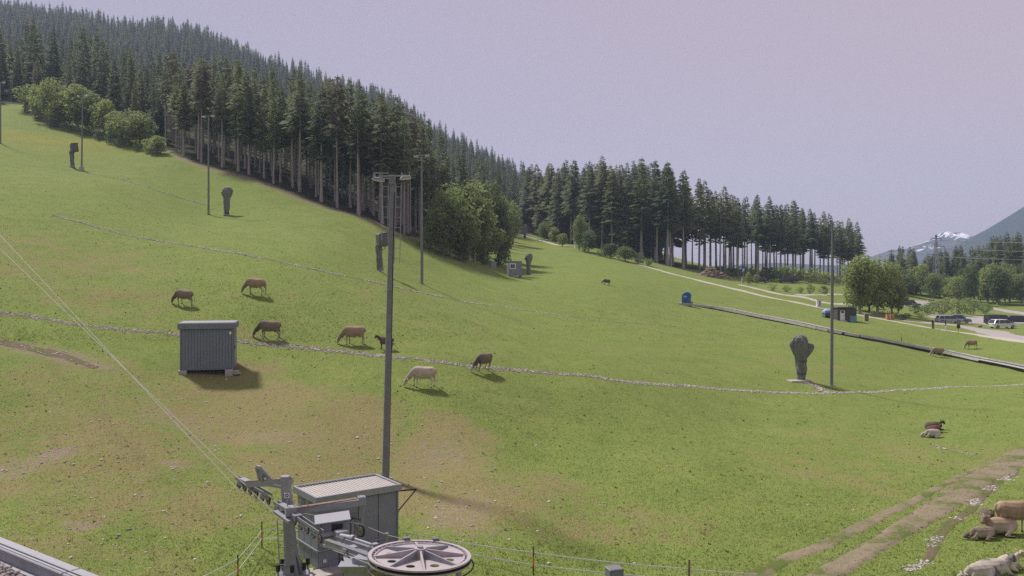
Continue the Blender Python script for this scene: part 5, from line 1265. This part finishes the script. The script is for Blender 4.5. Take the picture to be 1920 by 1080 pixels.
gv = stones('gravel_chips', pos - np.array(o0)[None], .018 + .022 * rs.rand(n_), M['roofgravel'], 'grey gravel chips on the flat roof', 12, e)
del gv['category']
# ------------------------------------------------------------------ cattle
def skin(rings_list, voxel=.028, name='body'):
    """lofted limbs and trunk fused into one continuous surface"""
    m = MB()
    for rings in rings_list:
        out = []
        for i, (c, ry, rz) in enumerate(rings):
            c = Vector(c); a = Vector(rings[max(i - 1, 0)][0]); b = Vector(rings[min(i + 1, len(rings) - 1)][0])
            t = (b - a).normalized(); sd = Vector((0, 1, 0)) if abs(t.y) < .8 else Vector((1, 0, 0)); sd = (sd - t * sd.dot(t)).normalized(); up = t.cross(sd)
            out.append([c + sd * ry * math.cos(q) + up * rz * math.sin(q) for q in [6.2832 * k / 12 for k in range(12)]])
        m.loft(out)
    me = m.mesh(name + '_raw', None); o = bpy.data.objects.new('tmp', me); col.objects.link(o)
    md = o.modifiers.new('r', 'REMESH'); md.mode = 'VOXEL'; md.voxel_size = voxel
    s = o.modifiers.new('s', 'SMOOTH'); s.iterations = 3; s.factor = .5
    dg = bpy.context.evaluated_depsgraph_get(); nm = bpy.data.meshes.new_from_object(o.evaluated_get(dg)); nm.name = name
    bpy.data.objects.remove(o); bpy.data.meshes.remove(me)
    nm.polygons.foreach_set('use_smooth', [True] * len(nm.polygons))
    return nm
def legs(fx=(-.52, -.42), hx=(.80, .68), lift=(0, 0)):
    L = []
    for k, sg in enumerate((-1, 1)):
        x = fx[k]; y = sg * .17
        L.append([((-.42, y * .8, 1.0), .10, .17), ((x * .5 - .22, y, .78), .095, .13), ((x, y, .52), .062, .075), ((x, y, .42), .058, .064), ((x + .01, y, .18), .042, .045), ((x - .01, y, .09), .05, .055), ((x - .03, y, .0), .055, .065)])
        x = hx[k]
        L.append([((.72, y * .8, 1.0), .13, .24), ((x - .02, y * 1.05, .80), .115, .19), ((x + .04, y * 1.05, .62), .075, .105), ((x + .14, y, .46), .052, .066), ((x + .09, y, .2), .042, .047), ((x + .07, y, .09), .05, .055), ((x + .05, y, .0), .055, .065)])
    return L
TORSO = [((1.03, 0, 1.16), .07, .07), ((.98, 0, 1.12), .20, .20), ((.82, 0, 1.06), .28, .32), ((.5, 0, .99), .33, .38), ((.15, 0, .95), .375, .42), ((-.2, 0, .96), .35, .42), ((-.48, 0, 1.0), .27, .40), ((-.66, 0, 1.04), .19, .31)]
def tail(dx=0.0, dy=0.0, up=0.0): return [((1.0, 0, 1.25), .04, .04), ((1.08, dy * .3, 1.16), .032, .032), ((1.12 + dx * .4, dy * .6, .88 + up * .5), .024, .024), ((1.12 + dx, dy, .60 + up), .022, .022), ((1.11 + dx * 1.1, dy, .48 + up), .045, .045), ((1.11 + dx * 1.15, dy, .36 + up), .02, .02)]
def head_at(pts):   # poll, cheek, nose bridge, muzzle
    (a, b, c, d) = pts; return [(a, .125, .13), (b, .135, .155), (c, .105, .11), (d, .10, .09)]
def ear(p, sy, dirx): p = Vector(p); return [(p, .035, .04), (p + Vector((dirx * .5, sy * .13, .03)), .035, .07), (p + Vector((dirx, sy * .25, .02)), .022, .03)]
def graze(hx=-1.36, fx=(-.56, -.38), h=(.84, .66), ty=.04):
    x = hx
    R_ = [TORSO, [((-.5, 0, 1.08), .19, .30), ((-.78, 0, .93), .15, .24), ((-1.0, 0, .70), .125, .19), ((x + .12, 0, .52), .11, .15)],
          head_at(((x + .14, 0, .54), (x + .04, 0, .38), (x - .05, 0, .20), (x - .09, 0, .085))), ear((x + .15, .10, .54), 1, .06), ear((x + .15, -.10, .54), -1, .06), tail(.05, ty),
          [((.56, 0, .72), .12, .12), ((.58, 0, .60), .14, .13), ((.56, 0, .52), .09, .07)]] + legs(fx, h)
    return skin(R_)
def stand(headup=True):
    R_ = [TORSO, [((-.5, 0, 1.1), .17, .27), ((-.78, 0, 1.22), .12, .19), ((-.98, 0, 1.38), .10, .14), ((-1.06, 0, 1.46), .095, .12)],
          head_at(((-1.06, 0, 1.48), (-1.16, 0, 1.42), (-1.32, 0, 1.30), (-1.40, 0, 1.24))), ear((-1.02, .10, 1.5), 1, .02), ear((-1.02, -.10, 1.5), -1, .02), tail(.02, .03), [((.56, 0, .72), .12, .12), ((.58, 0, .60), .14, .13), ((.56, 0, .52), .09, .07)]] + legs((-.5, -.44), (.74, .80))
    return skin(R_)
def lie(turn=0.0, low=False, udder=False):
    hp_ = ((-.78, turn * .3, .86), (-.9, turn * .55, .80), (-1.0, turn * .8, .68), (-1.05, turn * .95, .62)) if not low else ((-.86, turn * .3, .36), (-1.0, turn * .5, .28), (-1.14, turn * .7, .18), (-1.2, turn * .8, .12))
    nk = [((-.42, 0, .52), .18, .26), ((-.62, turn * .1, .62 if not low else .45), .14, .19), ((-.76, turn * .26, .80 if not low else .37), .10, .13)]
    R_ = [[((.92, 0, .40), .08, .10), ((.84, 0, .42), .26, .27), ((.55, 0, .42), .36, .36), ((.15, 0, .42), .40, .40), ((-.2, 0, .44), .34, .38), ((-.45, 0, .46), .22, .30)], nk,
          head_at(hp_), ear(Vector(hp_[0]) + Vector((.02, .08, .05)), 1, .03), ear(Vector(hp_[0]) + Vector((.02, -.08, .05)), -1, .03),
          [((.55, -.25, .42), .14, .22), ((.25, -.42, .22), .12, .14), ((.02, -.50, .10), .07, .08), ((.28, -.56, .05), .05, .05), ((.45, -.56, .05), .05, .05)],
          [((.5, .25, .38), .14, .2), ((.2, .40, .18), .12, .13), ((.0, .46, .08), .07, .07)],
          [((-.38, -.18, .40), .10, .14), ((-.62, -.20, .16), .075, .085), ((-.70, -.20, .10), .06, .06), ((-.46, -.24, .05), .045, .045), ((-.32, -.24, .045), .05, .05)],
          [((-.38, .18, .40), .10, .14), ((-.70, .20, .10), .07, .07), ((-.95, .22, .05), .05, .05)],
          [((.88, 0, .52), .035, .035), ((.98, .06, .36), .025, .025), ((1.0, .2, .1), .03, .03), ((.9, .34, .05), .03, .03)]]
    return skin(R_)
def hide(name, body, dark, pale, muzzle=(.5, .46, .40), patch=None):
    """hide colours by place on the animal"""
    body, dark, pale = [tuple(min(.7, x * k_) for x in c_) for c_, k_ in ((body, 1.35), (dark, 1.35), (pale, 1.05))]
    t = NT(name); o = t.obj(); sp = t.n('ShaderNodeSeparateXYZ'); t.l(o, sp.inputs[0]); n = t.noise(o, 3.5, 3); n2 = t.noise(o, 28, 2)
    c = t.mix(t.rng(n, .35, .7), body, tuple(x * .68 for x in body)); c = t.mix(t.rng(n2, .35, .7, 0, .4), c, tuple(x * .6 for x in body))
    zl = t.math('ADD', sp.outputs[2], t.rng(n, .3, .7, -.08, .08))
    c = t.mix(t.rng(zl, .72, .45), c, pale)
    c = t.mix(t.rng(t.math('ADD', sp.outputs[0], t.rng(n, .3, .7, -.1, .1)), -.45, -.95, 0, .9), c, dark)
    c = t.mix(t.rng(sp.outputs[0], -1.36, -1.41), c, muzzle)
    c = t.mix(t.rng(sp.outputs[2], .085, .055), c, (.03, .026, .024))
    if patch: c = t.mix(t.rng(t.noise(o, 1.6, 2), .52, .58), c, patch)
    return t.done(t.bsdf(c, .85, 0, n2, .3, .01, .2))
HIDE = {'brown': hide('brown_hide', (.215, .168, .128), (.10, .075, .06), (.36, .30, .23)), 'tan': hide('tan_hide', (.30, .22, .145), (.18, .134, .095), (.44, .37, .28)), 'pale': hide('pale_hide', (.45, .38, .30), (.33, .28, .23), (.58, .52, .45)),
        'greybrown': hide('grey_brown_hide', (.19, .15, .115), (.07, .058, .05), (.30, .26, .21)), 'dark': hide('dark_hide', (.115, .088, .07), (.06, .05, .043), (.2, .155, .12)), 'red': hide('red_brown_hide', (.16, .075, .05), (.05, .035, .03), (.2, .11, .08)),
        'cream': hide('cream_hide', (.36, .32, .27), (.28, .25, .21), (.48, .44, .38)), 'cream_grey': hide('cream_and_grey_hide', (.36, .325, .28), (.10, .09, .09), (.48, .44, .38), patch=(.17, .15, .16))}
PROTO = {'g1': graze(), 'g2': graze(-1.32, (-.40, -.62), (.64, .88), -.06), 'g3': graze(-1.38, (-.50, -.47), (.76, .78), .1), 's': stand(), 'l1': lie(-.25), 'l2': lie(.3), 'l3': lie(.15, True)}
HEAD = {'g1': (-1.22, .54, -1), 'g2': (-1.18, .54, -1), 'g3': (-1.24, .54, -1), 's': (-1.04, 1.54, 0), 'l1': (-.78, .93, 0), 'l2': (-.78, .93, 0), 'l3': (-.86, .42, 0)}
_used = {}
def cow(u, v, pose, hidek, size, heading, label, group, horn=True, D=None, name='cow', cat='cow'):
    """heading in degrees: 0 faces left in the picture"""
    p = G(u, v) if D is None else on((u - 960) / F * D, D)
    e = thing(name, label, cat, p - Vector((0, 0, .01)), R(heading), group); e.scale = (size * (.82 if pose[0] in 'gs' else .9), size, size)
    # follow the slope
    c, s = math.cos(R(heading)), math.sin(R(heading)); q = .7 * size
    sx = (gz(p.x + c * q, p.y + s * q) - gz(p.x - c * q, p.y - s * q)) / (2 * q); sy = (gz(p.x - s * q * .3, p.y + c * q * .3) - gz(p.x + s * q * .3, p.y - c * q * .3)) / (.6 * q)
    e.rotation_euler = (math.atan(sy), -math.atan(sx), R(heading))
    k = (pose, hidek)
    if k not in _used:
        m = PROTO[pose].copy(); m.materials.clear(); m.materials.append(HIDE[hidek]); _used[k] = m
    inst('body', _used[k], e)
    hx, hz_, _ = HEAD[pose]; off = .3 * ((-.25 if pose == 'l1' else .3 if pose == 'l2' else .15) if pose[0] == 'l' else 0)
    if horn:
        for sg in (-1, 1):
            MB().tube([(hx, off + sg * .08, hz_), (hx - .03, off + sg * .16, hz_ + .05), (hx - .06, off + sg * .19, hz_ + .15)], [.024, .018, .006], 6).build('horn', M['concrete'], e, True)
    eye = {'g': (hx - .10, .115, hz_ - .13), 's': (hx - .13, .115, hz_ - .09), 'l': (hx - .12, .115, hz_ - .08)}[pose[0]]
    for sg in (-1, 1): MB().disc((eye[0], off * 1.6 + sg * (eye[1] + .015), eye[2]), (0, 1, 0), .025, .03, 8).build('eye', M['black'], e)
    if pose[0] in 'gs':
        MB().torus((hx + (.20 if pose[0] == 'g' else .05), 0, hz_ + (.06 if pose[0] == 'g' else -.12)), (-.6, 0, -.75) if pose[0] == 'g' else (-.6, 0, .7), .15, .012, 16, 5).build('collar', M['black'], e, True)
    return e
gc = 'cattle grazing on the slope'
cow(346, 571, 'g1', 'brown', .98, -8, 'brown cow grazing on the left, above the dark shed', gc)
cow(479, 551, 'g2', 'tan', 1.06, -4, 'tan brown cow grazing highest up the slope', gc)
cow(505, 634, 'g3', 'greybrown', 1.08, -2, 'grey-brown cow grazing right of the dark shed', gc)
cow(663, 645, 'g1', 'tan', 1.06, 2, 'tan cow grazing above the stone drain, left of the tall post', gc)
cow(722, 655, 's', 'dark', .72, 4, 'dark young cow standing with raised head behind the tall post', gc, False)
cow(791, 725, 'g2', 'pale', 1.05, 8, 'pale cream-brown cow grazing below the stone drain', gc)
cow(901, 694, 'g3', 'greybrown', .98, 52, 'brown cow grazing on the stone drain, seen at an angle', gc)
cow(1136, 534, 'g1', 'dark', .72, 0, 'small dark calf grazing alone far up the meadow', gc, False)
cow(1757, 669, 'g2', 'tan', .98, 6, 'tan cow grazing against the belt lift', gc)
cow(1821, 654, 'g1', 'tan', .98, 2, 'tan cow grazing beyond the belt lift', gc)
rc_ = 'cattle resting on the lower right meadow'
cow(1751, 806, 'l2', 'dark', .82, 176, 'black-brown calf lying at the back of the resting trio', rc_, False)
cow(1752, 811, 'l1', 'red', .70, 184, 'reddish calf lying in the middle of the resting trio', rc_, False)
cow(1747, 820, 'l3', 'cream', .80, 8, 'cream calf lying in front of the resting trio', rc_, False)
cow(1903, 994, 's', 'tan', 1.10, 184, 'tan cow standing at the right edge with its rump to the left', rc_, D=41.2)
cow(1853, 974, 'l2', 'dark', .62, 100, 'dark calf lying behind the standing cow', rc_, False)
cow(1873, 1002, 'l1', 'tan', 1.0, 4, 'tan cow lying below the standing cow', rc_, True)
cow(1840, 1010, 'l3', 'brown', .72, 4, 'brown calf lying in front of the tan cow', rc_, False)
cow(1893, 1068, 'l2', 'pale', .78, 205, 'pale tan calf lying at the bottom right, head raised to the right', rc_, False)
cow(1868, 1082, 'l1', 'cream_grey', .92, 176, 'cream calf with a dark grey head lying at the bottom right', rc_, False)
cow(1836, 1088, 'l3', 'cream', .86, 10, 'cream calf lying leftmost at the bottom right', rc_, False)
# small black dog on the parking drive
def dog():
    p = G(1838, 616); e = thing('dog', 'small black dog on the grey parking drive', 'dog', p, R(178)); s = .5; e.scale = (s,) * 3
    m = skin([[((.6, 0, .78), .10, .10), ((.5, 0, .78), .17, .18), ((.1, 0, .78), .17, .19), ((-.3, 0, .78), .2, .25), ((-.5, 0, .84), .15, .2)], [((-.45, 0, .9), .13, .16), ((-.65, 0, 1.08), .1, .12)], [((-.65, 0, 1.12), .11, .11), ((-.76, 0, 1.12), .11, .11), ((-.95, 0, 1.05), .06, .06)],
              [((.6, 0, .85), .04, .04), ((.85, 0, 1.05), .035, .035), ((.95, 0, 1.25), .02, .02)], ear((-.64, .07, 1.2), 1, 0), ear((-.64, -.07, 1.2), -1, 0)] +
             [[((x, y, .75), .08, .1), ((x + .02 * sg, y, .4), .055, .06), ((x, y, .0), .05, .06)] for x, sg in ((-.35, 1), (.48, -1)) for y in (-.11, .11)], .03)
    m.materials.append(M['black']); inst('body', m, e)
dog()
# ------------------------------------------------------------------ parked cars
def paint(name, c): return plain(name, c, .28, .1, .03, 1.0, .6, bstr=.02)
CARP = {'white': paint('white_car_paint', (.72, .72, .73)), 'silver': paint('silver_car_paint', (.36, .40, .44)), 'bluegrey': paint('blue_grey_car_paint', (.22, .27, .33)), 'black': paint('black_car_paint', (.02, .02, .024)), 'navy': paint('dark_blue_car_paint', (.03, .04, .075))}
def car(u, v, kind, pc, heading, label, D=None, name='parked_car', cat='car'):
    p = G(u, v) if D is None else on((u - 960) / F * D, D); e = thing(name, label, cat, p + Vector((0, 0, .05)), R(heading), 'parked cars')
    L, Wd, Hh = {'suv': (4.6, 1.88, 1.68), 'wagon': (4.7, 1.82, 1.48), 'van': (5.0, 1.95, 2.0), 'hatch': (4.1, 1.76, 1.5)}[kind]
    l2, w2 = L / 2, Wd / 2; b = Hh * .58
    nose = .9 if kind != 'van' else .55
    # lower body: side outline swept across with rounded flanks
    side = [(-l2, .42), (-l2 + .05, .28), (l2 - .05, .28), (l2, .42), (l2 - .02, b * .9), (l2 - .15, b), (-l2 + 1.0 * nose + .1, b), (-l2 + .12, b * .86)]
    rings = [[Vector((x * (1 if abs(yy) < .9 else .985), yy * w2, z if abs(yy) < .9 else z * .97 + .03)) for x, z in side] for yy in (-1, -.9, .9, 1)]
    MB().loft(rings).build('body', CARP[pc], e, True)
    r0, r1 = (-l2 + nose + .75, l2 - .55) if kind != 'van' else (-l2 + nose + .6, l2 - .12); g0, g1 = -l2 + nose + .05, l2 - (.12 if kind in ('suv', 'wagon') else .25 if kind == 'hatch' else .04)
    if kind == 'wagon': r1 = l2 - .45
    def ring(z, x0, x1, w): return [Vector((x0, -w, z)), Vector((x1, -w, z)), Vector((x1, w, z)), Vector((x0, w, z))]
    MB().loft([ring(b - .02, g0, g1, w2 - .04), ring(Hh - .07, r0, r1, w2 - .2)]).build('glasshouse', M['glass'], e, bevel=.03)
    MB().loft([ring(Hh - .075, r0 - .04, r1 + .04, w2 - .19), ring(Hh - .01, r0 + .1, r1 - .08, w2 - .26)]).build('roof', CARP[pc], e, bevel=.02)
    for sg in (-1, 1):
        for f in (0, .36, .7, 1):
            a = Vector((g0 + (g1 - g0) * f, sg * (w2 - .035), b - .02)); c = Vector((r0 + (r1 - r0) * f, sg * (w2 - .19), Hh - .06)); MB().bar(a, c, .09 if f not in (0, 1) else .12, .04).build('pillar', CARP[pc], e)
        MB().box((g0 + .35, sg * (w2 + .08), b + .06), (.14, .18, .13)).build('mirror', CARP[pc], e, bevel=.02)
        for x in (-l2 + .82, l2 - .85):
            w = MB().disc((x, sg * (w2 - .11), .33), (0, 1, 0), .335, .23, 20).build('wheel', M['rubber'], e); MB().disc((x, sg * (w2 + .008), .33), (0, 1, 0), .22, .02, 14).build('rim', M['galv'], w)
        MB().box((-l2 + .02, sg * (w2 - .32), b * .78), (.08, .42, .15)).build('headlight', M['white'], e, bevel=.02); MB().box((l2 - .02, sg * (w2 - .22), b * .8), (.07, .26, .2)).build('tail_light', M['red_wheel'], e)
        for x in (-.35, .75): MB().box((x, sg * (w2 + .01), b * .86), (.16, .03, .035)).build('door_handle', M['galv_dark'], e)
    MB().box((-l2, 0, b * .55), (.05, Wd * .6, .2)).build('grille', M['black'], e); MB().box((-l2 + .05, 0, .33), (.12, Wd * .92, .16)).build('bumper', M['black'], e)
    MB().box((-l2 - .03, 0, .45), (.02, .5, .11)).build('number_plate', M['white'], e)
    return e
car(1879, 616, 'suv', 'white', 186, 'white estate car at the front of the parking lot')
car(1871, 609, 'van', 'black', 188, 'dark van parked behind the white car')
car(1911, 607, 'suv', 'navy', 160, 'dark blue car with an open tailgate side, at the right edge')
car(1779, 606, 'wagon', 'silver', 176, 'silver estate car on the left of the parking lot')
car(1797, 606, 'suv', 'bluegrey', 150, 'blue-grey car just right of the silver estate')
car(1701, 573, 'hatch', 'black', 0, 'dark car on the far parking lot, half behind leaves')
car(1710, 575, 'hatch', 'navy', 170, 'second dark car on the far parking lot')
car(1425, 531, 'wagon', 'black', 178, 'black car parked by the young staked tree')
car(1477, 531, 'van', 'black', 4, 'black van parked under the far wood')

# ------------------------------------------------------------------ far mountains
def ridge(name, prof, D, depth, mat, label, rough, seed, floor=-30):
    """a mountain ridge with real flanks on both sides"""
    us = np.linspace(prof[0][0], prof[-1][0], 150); vs_ = np.interp(us, [q[0] for q in prof], [q[1] for q in prof])
    V, Q = [], []; nj = 44
    for j in range(nj):
        s = (j / (nj - 1) - .5) * 2
        for i, u in enumerate(us):
            x = (u - 960) / F * D; y = D + s * depth; zt_ = CZ + (VH - vs_[i]) / F * D
            f = max(0, 1 - abs(s)) ** .9
            nz = mnoise.fractal(Vector((x / depth * 5, y / depth * 5, seed)), .9, 2.1, 6)
            z = floor + (zt_ - floor) * f * (1 + rough * nz * (1 - f) * 2.2) + (rough * nz * 18 if f > .98 else 0)
            V.append((x + nz * depth * .03 * (1 - f), y, z))
    w = len(us)
    for j in range(nj - 1):
        for i in range(w - 1): a = j * w + i; Q.append((a, a + 1, a + w + 1, a + w))
    o = inst(name, np_mesh(name, np.array(V), np.array(Q), mat, True)); setp(o, label, 'mountain', kind='structure')
t = NT('forested_mountain'); o = t.obj(); n = t.noise(o, .012, 6, .7); n2 = t.noise(o, .08, 3)
M['mtn'] = t.done(t.bsdf(t.mix(t.rng(n2, .4, .62), t.mix(t.rng(n, .35, .65), (.012, .022, .022), (.028, .042, .036)), (.018, .03, .028)), 1, 0, n2, 1, 8, 0))
t = NT('rock_and_snow'); o = t.obj(); sp = t.n('ShaderNodeSeparateXYZ'); t.l(o, sp.inputs[0]); mp = t.n('ShaderNodeMapping'); mp.inputs['Scale'].default_value = (1, 1, .45); mp.inputs['Rotation'].default_value = (0, .5, 0); t.l(o, mp.inputs[0])
n = t.noise(mp.outputs[0], .017, 8, .72); hz2 = t.rng(sp.outputs[2], 22, 145, -.16, .12)
M['snowmtn'] = t.done(t.bsdf(t.mix(t.rng(t.math('ADD', n, hz2), .545, .575), t.mix(n, (.03, .035, .05), (.07, .07, .08)), (.9, .92, .95)), .9, 0, n, 1, 15, 0))
ridge('forest_mountain', [(1500,560),(1640,530),(1700,505),(1760,484),(1800,463),(1832,447),(1860,427),(1890,407),(1920,387),(1990,345),(2100,300),(2300,280),(2600,330)], 2500, 600, M['mtn'], 'blue hazy forested mountain flank rising at the right edge', .10, 3)
ridge('snow_mountain', [(1480,540),(1600,505),(1645,487),(1660,474),(1672,467),(1690,468),(1710,462),(1735,453),(1758,446),(1766,437),(1773,431),(1782,436),(1790,434),(1800,434),(1812,441),(1830,455),(1870,470),(1960,480),(2200,520)], 3150, 640, M['snowmtn'], 'distant rocky peak with bright snow fields', .16, 9)
ridge('hazy_ridge', [(1150,520),(1300,500),(1450,492),(1560,497),(1640,494),(1700,500),(1850,505),(2100,540)], 2900, 420, M['mtn'], 'low far ridge behind the stems of the far wood', .08, 5)
# ------------------------------------------------------------------ grass: blades in tufts, real geometry as far as single tufts show
def tufts(name, n, seed, ulim, vlim, hmin, hmax, blades, label, tone, power=1.0, wide=1.0, darkp=0.0, near=True):
    rs = np.random.RandomState(seed)
    u = rs.uniform(*ulim, n * 2)
    # distances spread so that tufts stay about evenly dense on the ground as seen
    v = vlim[0] + (vlim[1] - vlim[0]) * rs.rand(n * 2) ** power
    # find the ground by a table of (column, row) -> distance
    cols = np.linspace(ulim[0], ulim[1], 60); rows = np.linspace(vlim[0], vlim[1], 70)
    Dt = Gtab(cols[None, :], rows[:, None])
    ci = np.clip((u - cols[0]) / (cols[1] - cols[0]), 0, 58.999); ri = np.clip((v - rows[0]) / (rows[1] - rows[0]), 0, 68.999)
    c0, r0 = ci.astype(int), ri.astype(int); fc, fr = ci - c0, ri - r0
    D = Dt[r0, c0] * (1 - fc) * (1 - fr) + Dt[r0, c0 + 1] * fc * (1 - fr) + Dt[r0 + 1, c0] * (1 - fc) * fr + Dt[r0 + 1, c0 + 1] * fc * fr
    x = (u - 960) / F * D; y = D
    gi = np.clip(np.searchsorted(gx, x), 0, nx - 1); gj = np.clip(np.searchsorted(gy, y), 0, ny - 1); mk = MASK[gj, gi]
    pn = np.array([mnoise.noise(Vector((a * .5, b * .5, 7))) for a, b in zip(x, y)]) if n < 20000 else np.zeros(len(x))
    keep = (mk[:, 2] < .3) & (rs.rand(len(x)) > mk[:, 1] * .8 + .25 * mk[:, 0]) & (pn > -.35 if darkp == 0 else pn > .0)
    # keep stones, tracks and hut floors clear
    for ln, w in CLEAR:
        lo, hi = ln.min(0) - 3, ln.max(0) + 3
        c = np.where(keep & (x > lo[0]) & (x < hi[0]) & (y > lo[1]) & (y < hi[1]))[0]
        for i0 in range(0, len(c), 4000):
            ii = c[i0:i0 + 4000]; d2 = ((x[ii, None] - ln[None, :, 0]) ** 2 + (y[ii, None] - ln[None, :, 1]) ** 2).min(1); keep[ii[d2 < w * w]] = False
    x, y, mk = x[keep][:n], y[keep][:n], mk[keep][:n]; n = len(x); z = gzv(x, y)
    a = rs.rand(n, blades) * 6.283; h = (hmin + (hmax - hmin) * rs.rand(n, 1) ** 1.6) * (.6 + .6 * rs.rand(n, blades)) * (1 - .35 * mk[:, :1])
    sp_ = .05 * wide * (hmax / .12); lean = .55 * h * rs.rand(n, blades); w = (.008 + .012 * rs.rand(n, blades)) * wide * (1 + y[:, None] / 60)
    bx = x[:, None] + np.cos(a * 7) * sp_ * rs.rand(n, blades); by = y[:, None] + np.sin(a * 7) * sp_ * rs.rand(n, blades)
    bz = np.broadcast_to(z[:, None] - .015, bx.shape)
    V = np.stack([np.stack([bx - np.sin(a) * w, by + np.cos(a) * w, bz], -1), np.stack([bx + np.sin(a) * w, by - np.cos(a) * w, bz], -1), np.stack([bx + np.cos(a) * lean, by + np.sin(a) * lean, bz + h], -1)], 2).reshape(-1, 3)
    T = np.arange(len(V)).reshape(-1, 3)
    me = np_mesh(name, V, T, M['blades'])
    set_col(me, 'mask', np.repeat(mk, blades * 3, axis=0))
    tn = tone[0] + (tone[1] - tone[0]) * rs.rand(n); tn = np.repeat(tn, blades * 3); set_col(me, 'tone', np.stack([tn * (1 + .12 * np.repeat(rs.randn(n), blades * 3)), tn, tn * .9, np.ones_like(tn)], 1))
    setp(inst(name, me), label, 'grass', kind='stuff')
CLEAR = [(dl, .45), (du, .2), (tl + _nn * .15, .55)]
# loose gravel on the track
rs = np.random.RandomState(61); i_ = rs.randint(0, len(tl) - 1, 5200); q_ = tl[i_] + _nn[i_] * (.15 + rs.uniform(-1.25, 1.25, 5200) * np.interp(i_ / len(tl), [0, .5, 1], [1, .95, .5]))[:, None] + rs.uniform(-.15, .15, (5200, 2))
s_ = .012 + .035 * rs.rand(5200) ** 3
stones('track_gravel', np.column_stack([q_, gzv(q_[:, 0], q_[:, 1]) + .07]), s_, M['stone_b'], 'loose brown gravel on the dirt track', 61)
tufts('grass', 230000, 41, (-160, 2080), (590, 1130), .03, .085, 2, 'short pasture grass on the lower meadow', (.95, 1.4), .8, .8)
tufts('grass', 90000, 42, (-80, 2000), (215, 640), .035, .085, 3, 'short pasture grass on the upper slope', (1.05, 1.45), 1.0, 1.1)
tufts('tall_grass_clumps', 1200, 43, (-80, 2000), (290, 1080), .06, .15, 9, 'darker taller grass clumps left by the cattle', (1.05, 1.35), 1.0, 1.2, darkp=1)
# turf lip above the drains: taller dark grass hanging over the stones
rs = np.random.RandomState(50)
# ------------------------------------------------------------------ haze: clear near, blue far away
hb = MB().box((0, 1780, 190), (8900, 4800, 480)).build('haze', None)
t = bpy.data.materials.new('haze'); t.use_nodes = True; nt = t.node_tree; nt.nodes.clear()
ho = nt.nodes.new('ShaderNodeOutputMaterial'); hv = nt.nodes.new('ShaderNodeVolumePrincipled')
hv.inputs['Color'].default_value = (.57, .69, 1.0, 1); hv.inputs['Density'].default_value = .00021; hv.inputs['Anisotropy'].default_value = .2
nt.links.new(hv.outputs[0], ho.inputs['Volume']); hb.data.materials.append(t); setp(hb, 'thin bluish haze filling the valley air', 'haze', kind='stuff')
